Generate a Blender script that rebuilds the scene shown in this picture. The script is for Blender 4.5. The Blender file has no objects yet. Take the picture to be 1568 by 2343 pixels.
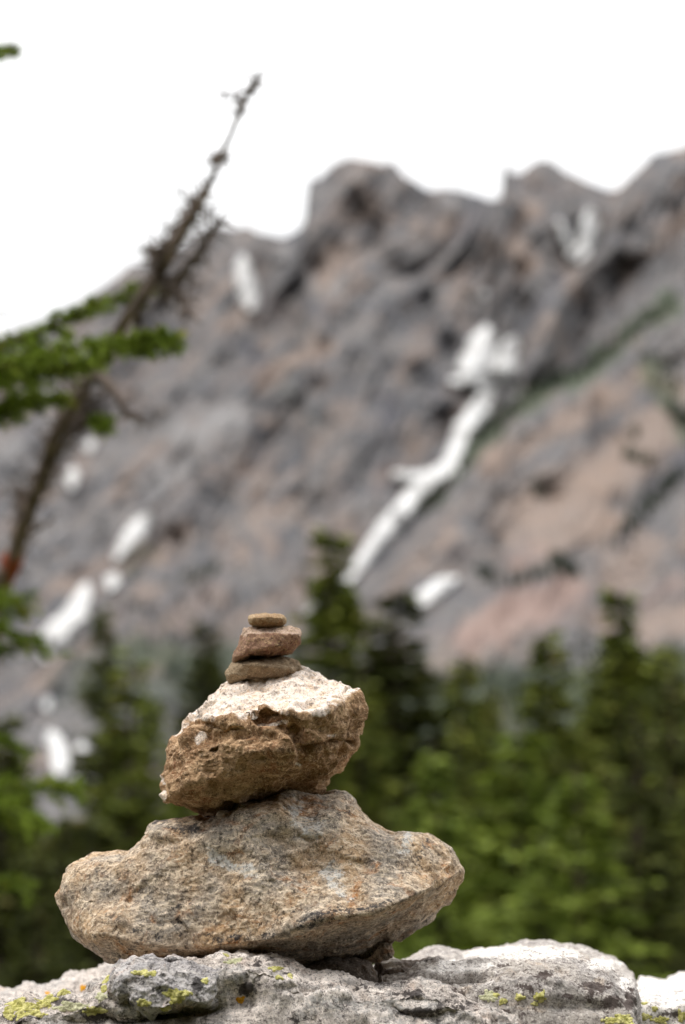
import bpy, math, random
import numpy as np
from mathutils import Vector
from mathutils.bvhtree import BVHTree

sc = bpy.context.scene
COL = sc.collection
R = math.radians
PI = math.pi

# ------------------------------------------------------------------ camera
CAM = np.array([0.0, 0.0, 1.5])
PITCH = R(8.0)
F = 85 / 36 * 2343.0            # focal length in pixels of a 1568 x 2343 view
CX, CY = 784.0, 1171.5
cp, sp_ = math.cos(PITCH), math.sin(PITCH)

def ray(px, py):
    px = np.asarray(px, float); py = np.asarray(py, float)
    a = (px - CX) / F; b = (CY - py) / F
    return np.stack([a + 0 * b, cp - b * sp_ + 0 * a, sp_ + b * cp + 0 * a], -1)

def at(px, py, Y):
    """world point seen at px,py whose world Y is Y"""
    d = ray(px, py)
    return CAM + d * (np.asarray(Y, float) / d[..., 1])[..., None]

def proj(P):
    v = P - CAM
    dep = v[..., 1] * cp + v[..., 2] * sp_
    up = -v[..., 1] * sp_ + v[..., 2] * cp
    return CX + F * v[..., 0] / dep, CY - F * up / dep

cam = bpy.data.cameras.new('camera')
camo = bpy.data.objects.new('camera', cam); COL.objects.link(camo)
camo.location = CAM; camo.rotation_euler = (PI / 2 + PITCH, 0, 0)
cam.sensor_fit = 'VERTICAL'; cam.sensor_height = 36; cam.sensor_width = 24; cam.lens = 85
cam.clip_start = 0.05; cam.clip_end = 30000
cam.dof.use_dof = True; cam.dof.focus_distance = 2.84; cam.dof.aperture_fstop = 3.9
sc.camera = camo

# ------------------------------------------------------------------ noise
def _h(i, j, k, s=0):
    n = (i.astype(np.uint32) * np.uint32(374761393) + j.astype(np.uint32) * np.uint32(668265263)
         + k.astype(np.uint32) * np.uint32(2147483647 - 77) + np.uint32((s * 974711 + 12345) & 0xffffffff))
    n = (n ^ (n >> np.uint32(13))) * np.uint32(1274126177)
    n = (n ^ (n >> np.uint32(15))) * np.uint32(2246822519)
    n = n ^ (n >> np.uint32(16))
    return n.astype(np.float64) / 4294967295.0

def vn(p, s=0):
    f = np.floor(p); t = p - f; f = f.astype(np.int64)
    t = t * t * t * (t * (t * 6 - 15) + 10)
    o = 0
    for a in (0, 1):
        wa = t[:, 0] if a else 1 - t[:, 0]
        for b in (0, 1):
            wb = t[:, 1] if b else 1 - t[:, 1]
            for c in (0, 1):
                wc = t[:, 2] if c else 1 - t[:, 2]
                o = o + wa * wb * wc * _h(f[:, 0] + a, f[:, 1] + b, f[:, 2] + c, s)
    return o * 2 - 1

def fbm(p, octv=4, s=0, gain=.5):
    a = 1; t = 0; n = 0
    for i in range(octv):
        t = t + a * vn(p * 2 ** i + i * 17.3, s + i); n += a; a *= gain
    return t / n

def ridged(p, octv=4, s=0):
    a = 1; t = 0; n = 0
    for i in range(octv):
        t = t + a * (1 - 2 * np.abs(vn(p * 2 ** i + i * 9.1, s + i))); n += a; a *= .5
    return t / n

def facets(p, s=0):
    """every cell of a jittered grid is one tilted broken face"""
    f = np.floor(p).astype(np.int64)
    num = np.zeros(len(p)); den = np.zeros(len(p)) + 1e-12
    for a in (-1, 0, 1):
        for b in (-1, 0, 1):
            for c in (-1, 0, 1):
                i, j, k = f[:, 0] + a, f[:, 1] + b, f[:, 2] + c
                q = np.stack([i + _h(i, j, k, s), j + _h(i, j, k, s + 1), k + _h(i, j, k, s + 2)], 1)
                d = p - q; dd = (d * d).sum(1)
                g = np.stack([_h(i, j, k, s + 3), _h(i, j, k, s + 4), _h(i, j, k, s + 5)], 1) * 2 - 1
                h = (d * g).sum(1) + (_h(i, j, k, s + 6) - .5) * .5
                w = np.exp(-16 * dd); num += w * h; den += w
    return num / den

def smooth(a, b, x):
    t = np.clip((x - a) / (b - a), 0, 1); return t * t * (3 - 2 * t)

def segdist(px, py, line):
    best = np.full(np.shape(px), 1e9)
    for (x0, y0), (x1, y1) in zip(line[:-1], line[1:]):
        dx, dy = x1 - x0, y1 - y0
        t = np.clip(((px - x0) * dx + (py - y0) * dy) / (dx * dx + dy * dy + 1e-9), 0, 1)
        best = np.minimum(best, np.hypot(px - x0 - t * dx, py - y0 - t * dy))
    return best

# ------------------------------------------------------------------ objects
def mesh_obj(name, V, Fc, mat, parent=None, attrs=None, smooth_=True, origin=None):
    V = np.asarray(V, float)
    if origin is not None: V = V - np.asarray(origin)
    me = bpy.data.meshes.new(name)
    if isinstance(Fc, np.ndarray):
        nf, k = Fc.shape
        me.vertices.add(len(V)); me.vertices.foreach_set('co', V.astype(np.float32).ravel())
        me.loops.add(nf * k); me.loops.foreach_set('vertex_index', Fc.astype(np.int32).ravel())
        me.polygons.add(nf); me.polygons.foreach_set('loop_start', np.arange(0, nf * k, k, dtype=np.int32))
        me.update(calc_edges=True)
    else:
        me.from_pydata([tuple(v) for v in V], [], Fc)
    if smooth_:
        me.polygons.foreach_set('use_smooth', [True] * len(me.polygons))
    if attrs:
        for k_, a in attrs.items():
            at_ = me.attributes.new(k_, 'FLOAT', 'POINT'); at_.data.foreach_set('value', np.asarray(a, np.float32))
    me.validate()
    if mat: me.materials.append(mat)
    o = bpy.data.objects.new(name, me); COL.objects.link(o)
    if origin is not None and parent is None: o.location = origin
    if parent: o.parent = parent
    return o

def tag(o, label=None, cat=None, group=None, kind=None):
    if label: o['label'] = label
    if cat: o['category'] = cat
    if group: o['group'] = group
    if kind: o['kind'] = kind
    return o

def empty(name, loc):
    o = bpy.data.objects.new(name, None); COL.objects.link(o); o.location = loc
    o.empty_display_size = .1
    return o

def normals(V, Fc):
    a, b, c = V[Fc[:, 0]], V[Fc[:, 1]], V[Fc[:, 2]]
    n = np.cross(b - a, c - a)
    if Fc.shape[1] == 4:
        n = n + np.cross(c - a, V[Fc[:, 3]] - a)
    N = np.zeros_like(V)
    for k in range(Fc.shape[1]):
        np.add.at(N, Fc[:, k], n)
    return N / (np.linalg.norm(N, axis=1)[:, None] + 1e-12)

class Acc:
    """collects faces of one mesh"""
    def __init__(s): s.v = []; s.f = []; s.n = 0
    def add(s, V, Fq):
        s.v.append(np.asarray(V, float)); s.f.append(np.asarray(Fq) + s.n); s.n += len(V)
    def get(s): return np.concatenate(s.v), np.concatenate(s.f)

def tube(acc, pts, rad, sides=7, rough=0, seed=0):
    pts = np.asarray(pts, float); n = len(pts)
    rad = np.broadcast_to(np.asarray(rad, float), (n,))
    tan = np.gradient(pts, axis=0); tan /= np.linalg.norm(tan, axis=1)[:, None] + 1e-9
    ref = np.array([.13, .97, .2]) if abs(tan[:, 1]).mean() < .8 else np.array([1, 0, .1])
    u = np.cross(tan, ref); u /= np.linalg.norm(u, axis=1)[:, None] + 1e-9
    w = np.cross(tan, u)
    an = np.arange(sides) * 2 * PI / sides
    ring = (np.cos(an)[None, :, None] * u[:, None] + np.sin(an)[None, :, None] * w[:, None])
    V = (pts[:, None] + ring * rad[:, None, None]).reshape(-1, 3)
    if rough:
        V = V + rough * np.repeat(rad, sides)[:, None] * np.stack([vn(V * 30 / (1 + 0), seed + k) for k in range(3)], 1)
    i, j = np.meshgrid(np.arange(n - 1), np.arange(sides), indexing='ij'); j2 = (j + 1) % sides
    Fq = np.stack([i * sides + j, i * sides + j2, (i + 1) * sides + j2, (i + 1) * sides + j], -1).reshape(-1, 4)
    acc.add(V, Fq)

def spline(pts, n):
    pts = np.asarray(pts, float)
    P = np.vstack([2 * pts[0] - pts[1], pts, 2 * pts[-1] - pts[-2]])
    out = []
    t = np.linspace(0, len(pts) - 1, n)
    i = np.minimum(t.astype(int), len(pts) - 2); f = (t - i)[:, None]
    p0, p1, p2, p3 = P[i], P[i + 1], P[i + 2], P[i + 3]
    return .5 * (2 * p1 + (p2 - p0) * f + (2 * p0 - 5 * p1 + 4 * p2 - p3) * f * f + (3 * p1 - p0 - 3 * p2 + p3) * f ** 3)

# ------------------------------------------------------------------ materials
class NT:
    def __init__(s, name, rough=.85, spec=.3):
        s.m = bpy.data.materials.new(name); s.m.use_nodes = True
        s.t = s.m.node_tree; s.b = s.t.nodes['Principled BSDF']
        s.b.inputs['Roughness'].default_value = rough
        s.b.inputs['Specular IOR Level'].default_value = spec
        s.tc = s.t.nodes.new('ShaderNodeTexCoord').outputs['Object']
    def n(s, ty): return s.t.nodes.new(ty)
    def L(s, a, b): s.t.links.new(a, b)
    def noise(s, scale, detail=4, rough=.55, dist=0, vec=None, off=None):
        x = s.n('ShaderNodeTexNoise'); x.inputs['Scale'].default_value = scale
        x.inputs['Detail'].default_value = detail; x.inputs['Roughness'].default_value = rough
        x.inputs['Distortion'].default_value = dist
        v = vec or s.tc
        if off is not None:
            mp = s.n('ShaderNodeMapping'); mp.inputs['Location'].default_value = (off, off * 1.7, -off); s.L(v, mp.inputs[0]); v = mp.outputs[0]
        s.L(v, x.inputs['Vector']); return x.outputs['Fac']
    def stretch(s, sx, sy, sz, rot=(0, 0, 0)):
        mp = s.n('ShaderNodeMapping'); mp.inputs['Scale'].default_value = (sx, sy, sz); mp.inputs['Rotation'].default_value = rot
        s.L(s.tc, mp.inputs[0]); return mp.outputs[0]
    def vor(s, scale, out='Distance', vec=None, feat='F1'):
        x = s.n('ShaderNodeTexVoronoi'); x.inputs['Scale'].default_value = scale; x.feature = feat
        s.L(vec or s.tc, x.inputs['Vector']); return x.outputs[out]
    def step(s, v, a, b):
        x = s.n('ShaderNodeMapRange'); x.interpolation_type = 'SMOOTHSTEP'
        x.inputs['From Min'].default_value = a; x.inputs['From Max'].default_value = b
        s.L(v, x.inputs['Value']); return x.outputs[0]
    def math(s, op, a, b=None):
        x = s.n('ShaderNodeMath'); x.operation = op
        for i, q in enumerate((a, b)):
            if q is None: continue
            if isinstance(q, (int, float)): x.inputs[i].default_value = q
            else: s.L(q, x.inputs[i])
        return x.outputs[0]
    def attr(s, name):
        x = s.n('ShaderNodeAttribute'); x.attribute_name = name; return x.outputs['Fac']
    def mix(s, f, a, b):
        x = s.n('ShaderNodeMix'); x.data_type = 'RGBA'
        for sock, q in ((x.inputs[0], f), (x.inputs[6], a), (x.inputs[7], b)):
            if isinstance(q, (int, float)): sock.default_value = q
            elif isinstance(q, tuple): sock.default_value = (*q, 1)
            else: s.L(q, sock)
        return x.outputs[2]
    def bump(s, h, strength, dist, prev=None):
        x = s.n('ShaderNodeBump'); x.inputs['Strength'].default_value = strength; x.inputs['Distance'].default_value = dist
        s.L(h, x.inputs['Height'])
        if prev: s.L(prev, x.inputs['Normal'])
        return x.outputs[0]
    def done(s, col, nrm=None):
        if isinstance(col, tuple): s.b.inputs['Base Color'].default_value = (*col, 1)
        else: s.L(col, s.b.inputs['Base Color'])
        if nrm: s.L(nrm, s.b.inputs['Normal'])
        return s.m

def srgb(r, g, b):
    return tuple((c / 255 / 12.92 if c <= 10 else ((c / 255 + .055) / 1.055) ** 2.4) for c in (r, g, b))

def rock_mat(name, c1, c2, rust, darkc, lightc, pale, black=(.03, .03, .035), sc_=1.0, dark_amt=.60, light_amt=.62, spk=1.0, pnoise=2.0):
    n = NT(name, .88, .25)
    c = n.mix(n.step(n.noise(14 * sc_, 5, .6), .38, .62), c1, c2)
    c = n.mix(n.step(n.noise(26 * sc_, 6, .65, 1.0, off=3.1), .52, .72), c, rust)
    pa = n.math('ADD', n.attr('pale'), n.math('MULTIPLY', n.math('SUBTRACT', n.noise(70 * sc_, 6, .75, off=5), .5), pnoise))
    pmask = n.step(pa, .36, .60)
    c = n.mix(pmask, c, pale)
    streak = n.noise(120 * sc_, 4, .7, .6, vec=n.stretch(.55, 1, 1.3, (0, .35, 0)))
    c = n.mix(n.math('MULTIPLY', n.step(streak, light_amt - .08, light_amt + .10), .75), c, lightc)
    c = n.mix(n.math('MULTIPLY', n.step(n.noise(150 * sc_, 6, .8, off=8.2), dark_amt - .03, dark_amt + .06), .85 * spk), c, darkc)
    c = n.mix(n.math('MULTIPLY', n.step(n.noise(38 * sc_, 7, .75, off=1.2), .54, .66), .55 * spk), c, darkc)
    c = n.mix(n.math('MULTIPLY', n.step(n.noise(430 * sc_, 3, .65, off=2), .54, .62), .62 * spk), c, darkc)
    c = n.mix(n.math('MULTIPLY', n.step(n.noise(380 * sc_, 3, .65, off=12), .57, .64), .7 * spk), c, lightc)
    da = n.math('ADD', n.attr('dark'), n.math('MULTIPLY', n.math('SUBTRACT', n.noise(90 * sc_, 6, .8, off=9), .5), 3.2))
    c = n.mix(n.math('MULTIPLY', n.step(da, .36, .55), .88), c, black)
    nr = n.bump(n.noise(95 * sc_, 6, .7, .3), .55, .006)
    nr = n.bump(n.noise(420 * sc_, 3, .7), .5, .0018, nr)
    return n.done(c, nr)

M = {}
M['stone2'] = rock_mat('tan_rust_granite', srgb(176, 144, 110), srgb(138, 106, 76), srgb(150, 102, 70), srgb(62, 44, 30), srgb(222, 190, 154), srgb(240, 226, 214), sc_=1.0, spk=.85, dark_amt=.56, light_amt=.57, pnoise=.9)
M['base'] = rock_mat('speckled_gneiss', srgb(184, 154, 120), srgb(160, 150, 138), srgb(172, 120, 74), srgb(54, 44, 38), srgb(236, 216, 190), srgb(206, 202, 196), sc_=.85, dark_amt=.545, light_amt=.545, spk=.85)
M['pebble_top'] = rock_mat('tan_pebble', srgb(176, 150, 118), srgb(150, 122, 88), srgb(140, 98, 58), srgb(60, 44, 30), srgb(212, 190, 160), srgb(200, 180, 156), sc_=1.6)
M['pebble_mid'] = rock_mat('reddish_brown_stone', srgb(140, 108, 88), srgb(122, 90, 72), srgb(128, 84, 64), srgb(60, 42, 34), srgb(178, 154, 110), srgb(190, 164, 146), sc_=1.4, dark_amt=.58)
M['pebble_low'] = rock_mat('grey_brown_stone', srgb(150, 130, 104), srgb(130, 110, 86), srgb(120, 90, 60), srgb(58, 48, 38), srgb(180, 162, 134), srgb(170, 152, 130), sc_=1.3)
M['ledgeA'] = rock_mat('pink_grey_granite', srgb(188, 178, 170), srgb(172, 168, 164), srgb(200, 180, 166), srgb(78, 72, 70), srgb(240, 228, 218), srgb(232, 222, 214), black=srgb(54, 48, 48), dark_amt=.545, light_amt=.55)
M['knob'] = rock_mat('lichened_grey_granite', srgb(184, 180, 178), srgb(160, 156, 156), srgb(198, 176, 162), srgb(70, 66, 68), srgb(214, 206, 200), srgb(190, 184, 178), black=srgb(48, 44, 44), dark_amt=.54, light_amt=.56)
M['ledgeB'] = rock_mat('pale_weathered_granite', srgb(178, 170, 162), srgb(158, 152, 148), srgb(188, 172, 156), srgb(88, 80, 78), srgb(222, 214, 206), srgb(236, 230, 224), black=srgb(70, 58, 54), dark_amt=.55, light_amt=.57)
M['wedge'] = rock_mat('dull_brown_stone', srgb(120, 108, 98), srgb(104, 94, 86), srgb(110, 92, 76), srgb(60, 54, 50), srgb(160, 148, 136), srgb(214, 206, 196))

# ------------------------------------------------------------------ cairn stones
def stone(name, outline, centre, Y, lines, mat, depth_back, noise=(.004, .003), seed=1, rim=5, back_p=2.2, nring=130, nout=620,
          grooves=(), pale=None, dark=None, scale=1.0, jitter=1.5, parent=None, facet=(18, .006), origin_py=None, edgef=0.0):
    """closed stone: outline (px,py) seen from the camera, lines = [(polyline of (px,py,f))] f = metres in front of plane Y"""
    ol = np.array(outline + [outline[0]], float)
    sl = np.r_[0, np.cumsum(np.hypot(*np.diff(ol, axis=0).T))]
    s = np.linspace(0, sl[-1], nout, endpoint=False)
    ox = np.interp(s, sl, ol[:, 0]); oy = np.interp(s, sl, ol[:, 1])
    for _ in range(2):
        ox = (np.roll(ox, 1) + 2 * ox + np.roll(ox, -1)) / 4; oy = (np.roll(oy, 1) + 2 * oy + np.roll(oy, -1)) / 4
    cx, cy = centre
    tf = np.sin(np.linspace(0, PI / 2, nring)); tb = tf[::-1][1:]
    def ringpts(t):
        return cx + (ox[None] - cx) * t[:, None], cy + (oy[None] - cy) * t[:, None]
    pxf, pyf = ringpts(tf); pxb, pyb = ringpts(tb)
    ys = np.stack([np.interp(pxf, [p[0] for p in l], [p[1] for p in l]) for l in lines])
    fs = np.stack([np.interp(pxf, [p[0] for p in l], [p[2] for p in l]) for l in lines])
    f = fs[0].copy()
    for i in range(len(lines) - 1):
        t = np.clip((pyf - ys[i]) / np.maximum(ys[i + 1] - ys[i], 1e-3), 0, 1)
        f = np.where(pyf >= ys[i], fs[i] + (fs[i + 1] - fs[i]) * t, f)
    f = f * (1 - tf[:, None] ** rim) ** .5
    g = -depth_back * (1 - tb[:, None] ** back_p) ** (1 / 2.0) + 0 * pxb
    Pf = at(pxf, pyf, Y); Pb = at(pxb, pyb, Y)
    Pf[..., 1] -= f; Pb[..., 1] -= g
    V = np.concatenate([Pf, Pb]).reshape(-1, 3)
    nr = nring + len(tb)
    i, j = np.meshgrid(np.arange(nr - 1), np.arange(nout), indexing='ij'); j2 = (j + 1) % nout
    Fq = np.stack([i * nout + j, i * nout + j2, (i + 1) * nout + j2, (i + 1) * nout + j], -1).reshape(-1, 4)
    N = normals(V, Fq)
    if (N[nout * 5:nout * 6, 1].mean()) > 0: Fq = Fq[:, ::-1]; N = -N
    ppx, ppy = np.concatenate([pxf, pxb]).ravel(), np.concatenate([pyf, pyb]).ravel()
    q = V * 1.0
    warp = np.stack([fbm(q * 22, 3, seed + 50 + k) for k in range(3)], 1) * .02
    d = noise[0] * fbm(q * 16 / scale, 4, seed) + noise[1] * ridged(q * 45 / scale, 4, seed + 3)
    d = d + facet[1] * facets((q + warp) * facet[0] / scale, seed) + facet[1] * .35 * facets((q + warp * .5) * facet[0] * 2.7 / scale, seed + 20)
    d = d + .0009 * vn(q * 260, seed + 7)
    front = np.r_[np.ones(pxf.size), np.zeros(pxb.size)]
    for line, w, dep in grooves:
        dd = segdist(ppx + 4 * vn(q * 60, 3), ppy + 4 * vn(q * 60, 4), line)
        d = d - front * dep * np.exp(-(dd / w) ** 2)
    V = V + N * d[:, None]
    at_ = {'pale': (pale(ppx, ppy) if pale else 0 * ppx), 'dark': (dark(ppx, ppy) if dark else 0 * ppx)}
    org = at(cx, origin_py or max(p[1] for p in outline), Y)
    o = mesh_obj(name, V, Fq, M[mat], parent, at_, origin=org)
    return o, V, Fq

def crop(pts, sx, ox, oy):
    return [(p[0] * sx + ox, p[1] * sx + oy) + tuple(p[2:]) for p in pts]

YC = 3.0
# base stone: traced in display pixels
base_out = [(127, 2050), (137, 2032), (150, 2010), (170, 1990), (210, 1968), (262, 1955), (292, 1950), (312, 1925), (340, 1915), (350, 1893),
            (392, 1887), (420, 1886), (450, 1877), (490, 1863), (528, 1853), (548, 1832), (585, 1829), (612, 1822), (660, 1820), (700, 1825), (735, 1822), (765, 1811),
            (790, 1809), (815, 1822), (850, 1862), (895, 1898), (930, 1903), (985, 1908), (1015, 1930), (1040, 1965), (1052, 1992), (1048, 2028),
            (1025, 2065), (1000, 2095), (950, 2130), (900, 2165), (865, 2190), (820, 2210), (740, 2212), (600, 2205), (460, 2220), (330, 2222), (235, 2206),
            (190, 2170), (165, 2140), (140, 2090), (130, 2070)]
base_lines = [
    [(100, 1850, .0), (500, 1800, .02), (1050, 1800, .02)],
    [(100, 1975, .04), (200, 1980, .06), (350, 1915, .085), (600, 1850, .10), (780, 1840, .075), (950, 1925, .07), (1060, 1950, .03)],
    [(100, 2080, .05), (400, 2040, .115), (610, 2000, .135), (740, 1990, .125), (900, 1990, .115), (1060, 1990, .06)],
    [(100, 2120, .07), (250, 2130, .12), (440, 2165, .13), (620, 2139, .155), (700, 2106, .17), (742, 2092, .172), (850, 2080, .168), (900, 2060, .16), (1000, 2018, .12), (1060, 1990, .09)],
    [(100, 2200, .03), (330, 2190, .11), (440, 2198, .11), (640, 2182, .075), (742, 2150, .07), (840, 2130, .07), (960, 2095, .05), (1060, 2050, .01)],
    [(100, 2240, .0), (440, 2230, .06), (640, 2218, -.0), (840, 2205, -.03), (1060, 2150, -.02)],
]
def base_pale(x, y):
    v = np.zeros_like(x)
    for line, w in (([(680, 1850), (710, 1895), (720, 1900)], 34), ([(760, 1990), (780, 2030)], 34), ([(500, 1960), (600, 2000)], 22), ([(930, 1915), (920, 1950)], 18)):
        v = np.maximum(v, np.exp(-(segdist(x, y, line) / w) ** 2))
    return v * .62
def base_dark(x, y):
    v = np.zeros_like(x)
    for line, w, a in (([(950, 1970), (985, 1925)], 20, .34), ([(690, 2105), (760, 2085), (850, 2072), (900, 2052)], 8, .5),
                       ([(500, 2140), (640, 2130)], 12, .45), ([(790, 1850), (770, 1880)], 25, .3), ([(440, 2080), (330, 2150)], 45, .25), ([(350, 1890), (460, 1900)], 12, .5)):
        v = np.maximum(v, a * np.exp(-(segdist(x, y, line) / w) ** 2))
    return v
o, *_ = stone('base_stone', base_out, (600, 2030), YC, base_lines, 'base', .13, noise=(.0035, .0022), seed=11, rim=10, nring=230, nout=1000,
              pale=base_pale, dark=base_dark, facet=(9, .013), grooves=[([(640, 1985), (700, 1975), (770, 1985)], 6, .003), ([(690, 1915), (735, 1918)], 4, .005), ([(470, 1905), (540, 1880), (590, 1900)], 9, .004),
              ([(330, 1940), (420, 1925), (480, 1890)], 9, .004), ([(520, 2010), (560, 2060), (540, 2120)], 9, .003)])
tag(o, 'widest speckled grey and tan stone at the bottom of the cairn', 'stone')

S2 = 660 / 1568 / 1.2806
def c2(pts): return crop(pts, S2, 440 / 1.2806, 1940 / 1.2806)
st2_out = c2([(100, 975), (95, 860), (135, 775), (135, 690), (122, 620), (160, 540), (210, 480), (300, 420), (370, 350), (425, 290), (430, 245), (470, 215), (540, 160), (590, 140), (680, 138), (790, 128),
              (850, 115), (920, 90), (990, 75), (1070, 78), (1150, 110), (1250, 125), (1330, 145), (1395, 170), (1420, 215), (1445, 260), (1478, 325), (1455, 380), (1465, 440), (1440, 510), (1468, 560), (1445, 590), (1390, 640),
              (1360, 700), (1310, 770), (1250, 810), (1190, 845), (1185, 925), (1100, 960), (900, 975), (700, 985), (620, 1020), (480, 1035), (300, 1010), (240, 985), (180, 985)])
st2_lines = [c2(l) for l in (
    [(0, 300, -.02), (430, 180, -.01), (900, 40, -.02), (1500, 120, -.01)],
    [(0, 640, .045), (130, 580, .045), (300, 430, .08), (460, 440, .12), (620, 430, .135), (750, 400, .14), (830, 360, .138), (940, 400, .146), (1100, 425, .15), (1250, 380, .135), (1380, 290, .10), (1480, 260, .05)],
    [(0, 680, .05), (300, 520, .092), (620, 510, .126), (830, 490, .132), (1100, 520, .142), (1300, 450, .118), (1480, 380, .05)],
    [(0, 700, .07), (300, 640, .125), (520, 600, .135), (760, 660, .155), (950, 640, .15), (1150, 600, .14), (1300, 560, .12), (1480, 520, .06)],
    [(0, 880, .07), (300, 850, .13), (600, 820, .13), (800, 740, .135), (1000, 760, .13), (1300, 720, .09), (1480, 640, .04)],
    [(0, 1000, .05), (300, 990, .10), (600, 960, .07), (800, 900, .045), (1100, 860, .03), (1480, 800, .0)],
    [(0, 1060, .02), (480, 1040, .04), (700, 1000, .02), (1200, 960, .0)])]
cl = c2([(0, 660), (130, 570), (290, 430), (350, 410), (430, 450), (520, 440), (600, 420), (700, 440), (760, 400), (800, 340), (860, 370), (940, 405), (1100, 425), (1200, 410), (1330, 330), (1440, 235), (1500, 200)])
def st2_pale(x, y):
    yc = np.interp(x, [p[0] for p in cl], [p[1] for p in cl])
    v = smooth(9, -12, y - yc)  # light on the top face and upper left edge put into the colour
    for line, w, a in ((c2([(770, 495), (860, 480), (980, 455)]), 5, .75), (c2([(1240, 550), (1280, 540)]), 8, .5), (c2([(1030, 740), (1060, 750)]), 6, .6), (c2([(360, 570), (410, 530)]), 8, .6), (c2([(110, 800), (120, 850)]), 6, .8), (c2([(110, 910), (115, 960)]), 5, .8)):
        v = np.maximum(v, a * np.exp(-(segdist(x, y, line) / w) ** 2))
    return v
o, *_ = stone('cairn_stone', st2_out, (600, 1715), YC, st2_lines, 'stone2', .10, noise=(.003, .0042), seed=27, rim=9, nring=200, nout=900, pale=st2_pale,
              facet=(16, .015), grooves=[(c2([(1090, 660), (1160, 620), (1250, 590), (1400, 570)]), 5, .012), (c2([(760, 400), (900, 420)]), 6, .003), (c2([(430, 540), (560, 560), (700, 560), (900, 590)]), 8, .006),
                                          (c2([(1280, 280), (1400, 230)]), 3, .006), (c2([(300, 620), (380, 600), (480, 640)]), 8, .006), (c2([(1020, 500), (1060, 600)]), 8, .006), (c2([(210, 540), (330, 460), (470, 470)]), 6, .006)])
tag(o, 'jagged rust-brown block with its lit top painted white, second stone from the bottom of the cairn', 'stone')

S1 = 500 / 1568 / 1.2806
def c1(pts): return crop(pts, S1, 600 / 1.2806, 1750 / 1.2806)
lo_out = c1([(200, 740), (195, 700), (230, 660), (270, 615), (330, 590), (450, 575), (560, 553), (700, 545), (800, 565), (860, 600), (900, 670), (905, 700), (800, 745), (650, 790), (450, 815), (300, 810), (235, 800), (212, 790)])
lo_lines = [c1(l) for l in ([(150, 560, 0), (950, 520, 0)], [(150, 680, .01), (350, 640, .04), (600, 660, .04), (900, 690, .01)], [(150, 740, .015), (270, 720, .035), (600, 740, .03), (900, 730, .005)], [(150, 830, .0), (950, 810, 0)])]
o, *_ = stone('cairn_stone', lo_out, (603, 1530), YC, lo_lines, 'pebble_low', .05, noise=(.002, .0015), seed=33, rim=4, nring=80, nout=360, facet=(30, .003),
              pale=lambda x, y: .35 * np.exp(-(segdist(x, y, [(660, 1525), (690, 1535)]) / 18) ** 2))
tag(o, 'flat grey-brown slab lying on the rust-brown block', 'stone')
mi_out = c1([(252, 590), (255, 540), (290, 470), (330, 370), (365, 295), (430, 275), (550, 290), (700, 290), (860, 290), (883, 340), (865, 400), (790, 490), (680, 530), (580, 560), (480, 565), (370, 590), (262, 618)])
mi_lines = [c1(l) for l in ([(200, 250, 0), (950, 250, 0)], [(200, 450, .02), (400, 350, .035), (560, 360, .03), (700, 370, .035), (900, 340, .02)], [(200, 560, .03), (380, 560, .045), (600, 480, .045), (900, 430, .02)], [(200, 640, .02), (500, 590, .02), (900, 500, .0)])]
o, *_ = stone('cairn_stone', mi_out, (608, 1475), YC, mi_lines, 'pebble_mid', .04, noise=(.0022, .0015), seed=41, rim=5, nring=80, nout=360, facet=(32, .004),
              pale=lambda x, y: .7 * smooth(1464, 1448, y) + .4 * smooth(12, 4, np.abs(y - 1445)))
tag(o, 'reddish-brown wedge stone directly under the smallest pebble', 'stone')
to_out = c1([(393, 200), (400, 170), (430, 153), (560, 150), (700, 152), (735, 165), (750, 200), (745, 240), (700, 275), (640, 293), (540, 297), (460, 280), (405, 240)])
to_lines = [c1(l) for l in ([(350, 130, 0), (800, 130, 0)], [(350, 210, .02), (570, 200, .028), (800, 210, .02)], [(350, 240, .02), (570, 250, .026), (800, 240, .02)], [(350, 310, 0), (800, 310, 0)])]
o, *_ = stone('pebble', to_out, (611, 1421), YC, to_lines, 'pebble_top', .025, noise=(.001, .0006), seed=51, rim=2.2, nring=60, nout=260, facet=(40, .0012))
tag(o, 'smallest rounded tan pebble on the very top of the cairn', 'pebble')

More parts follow.
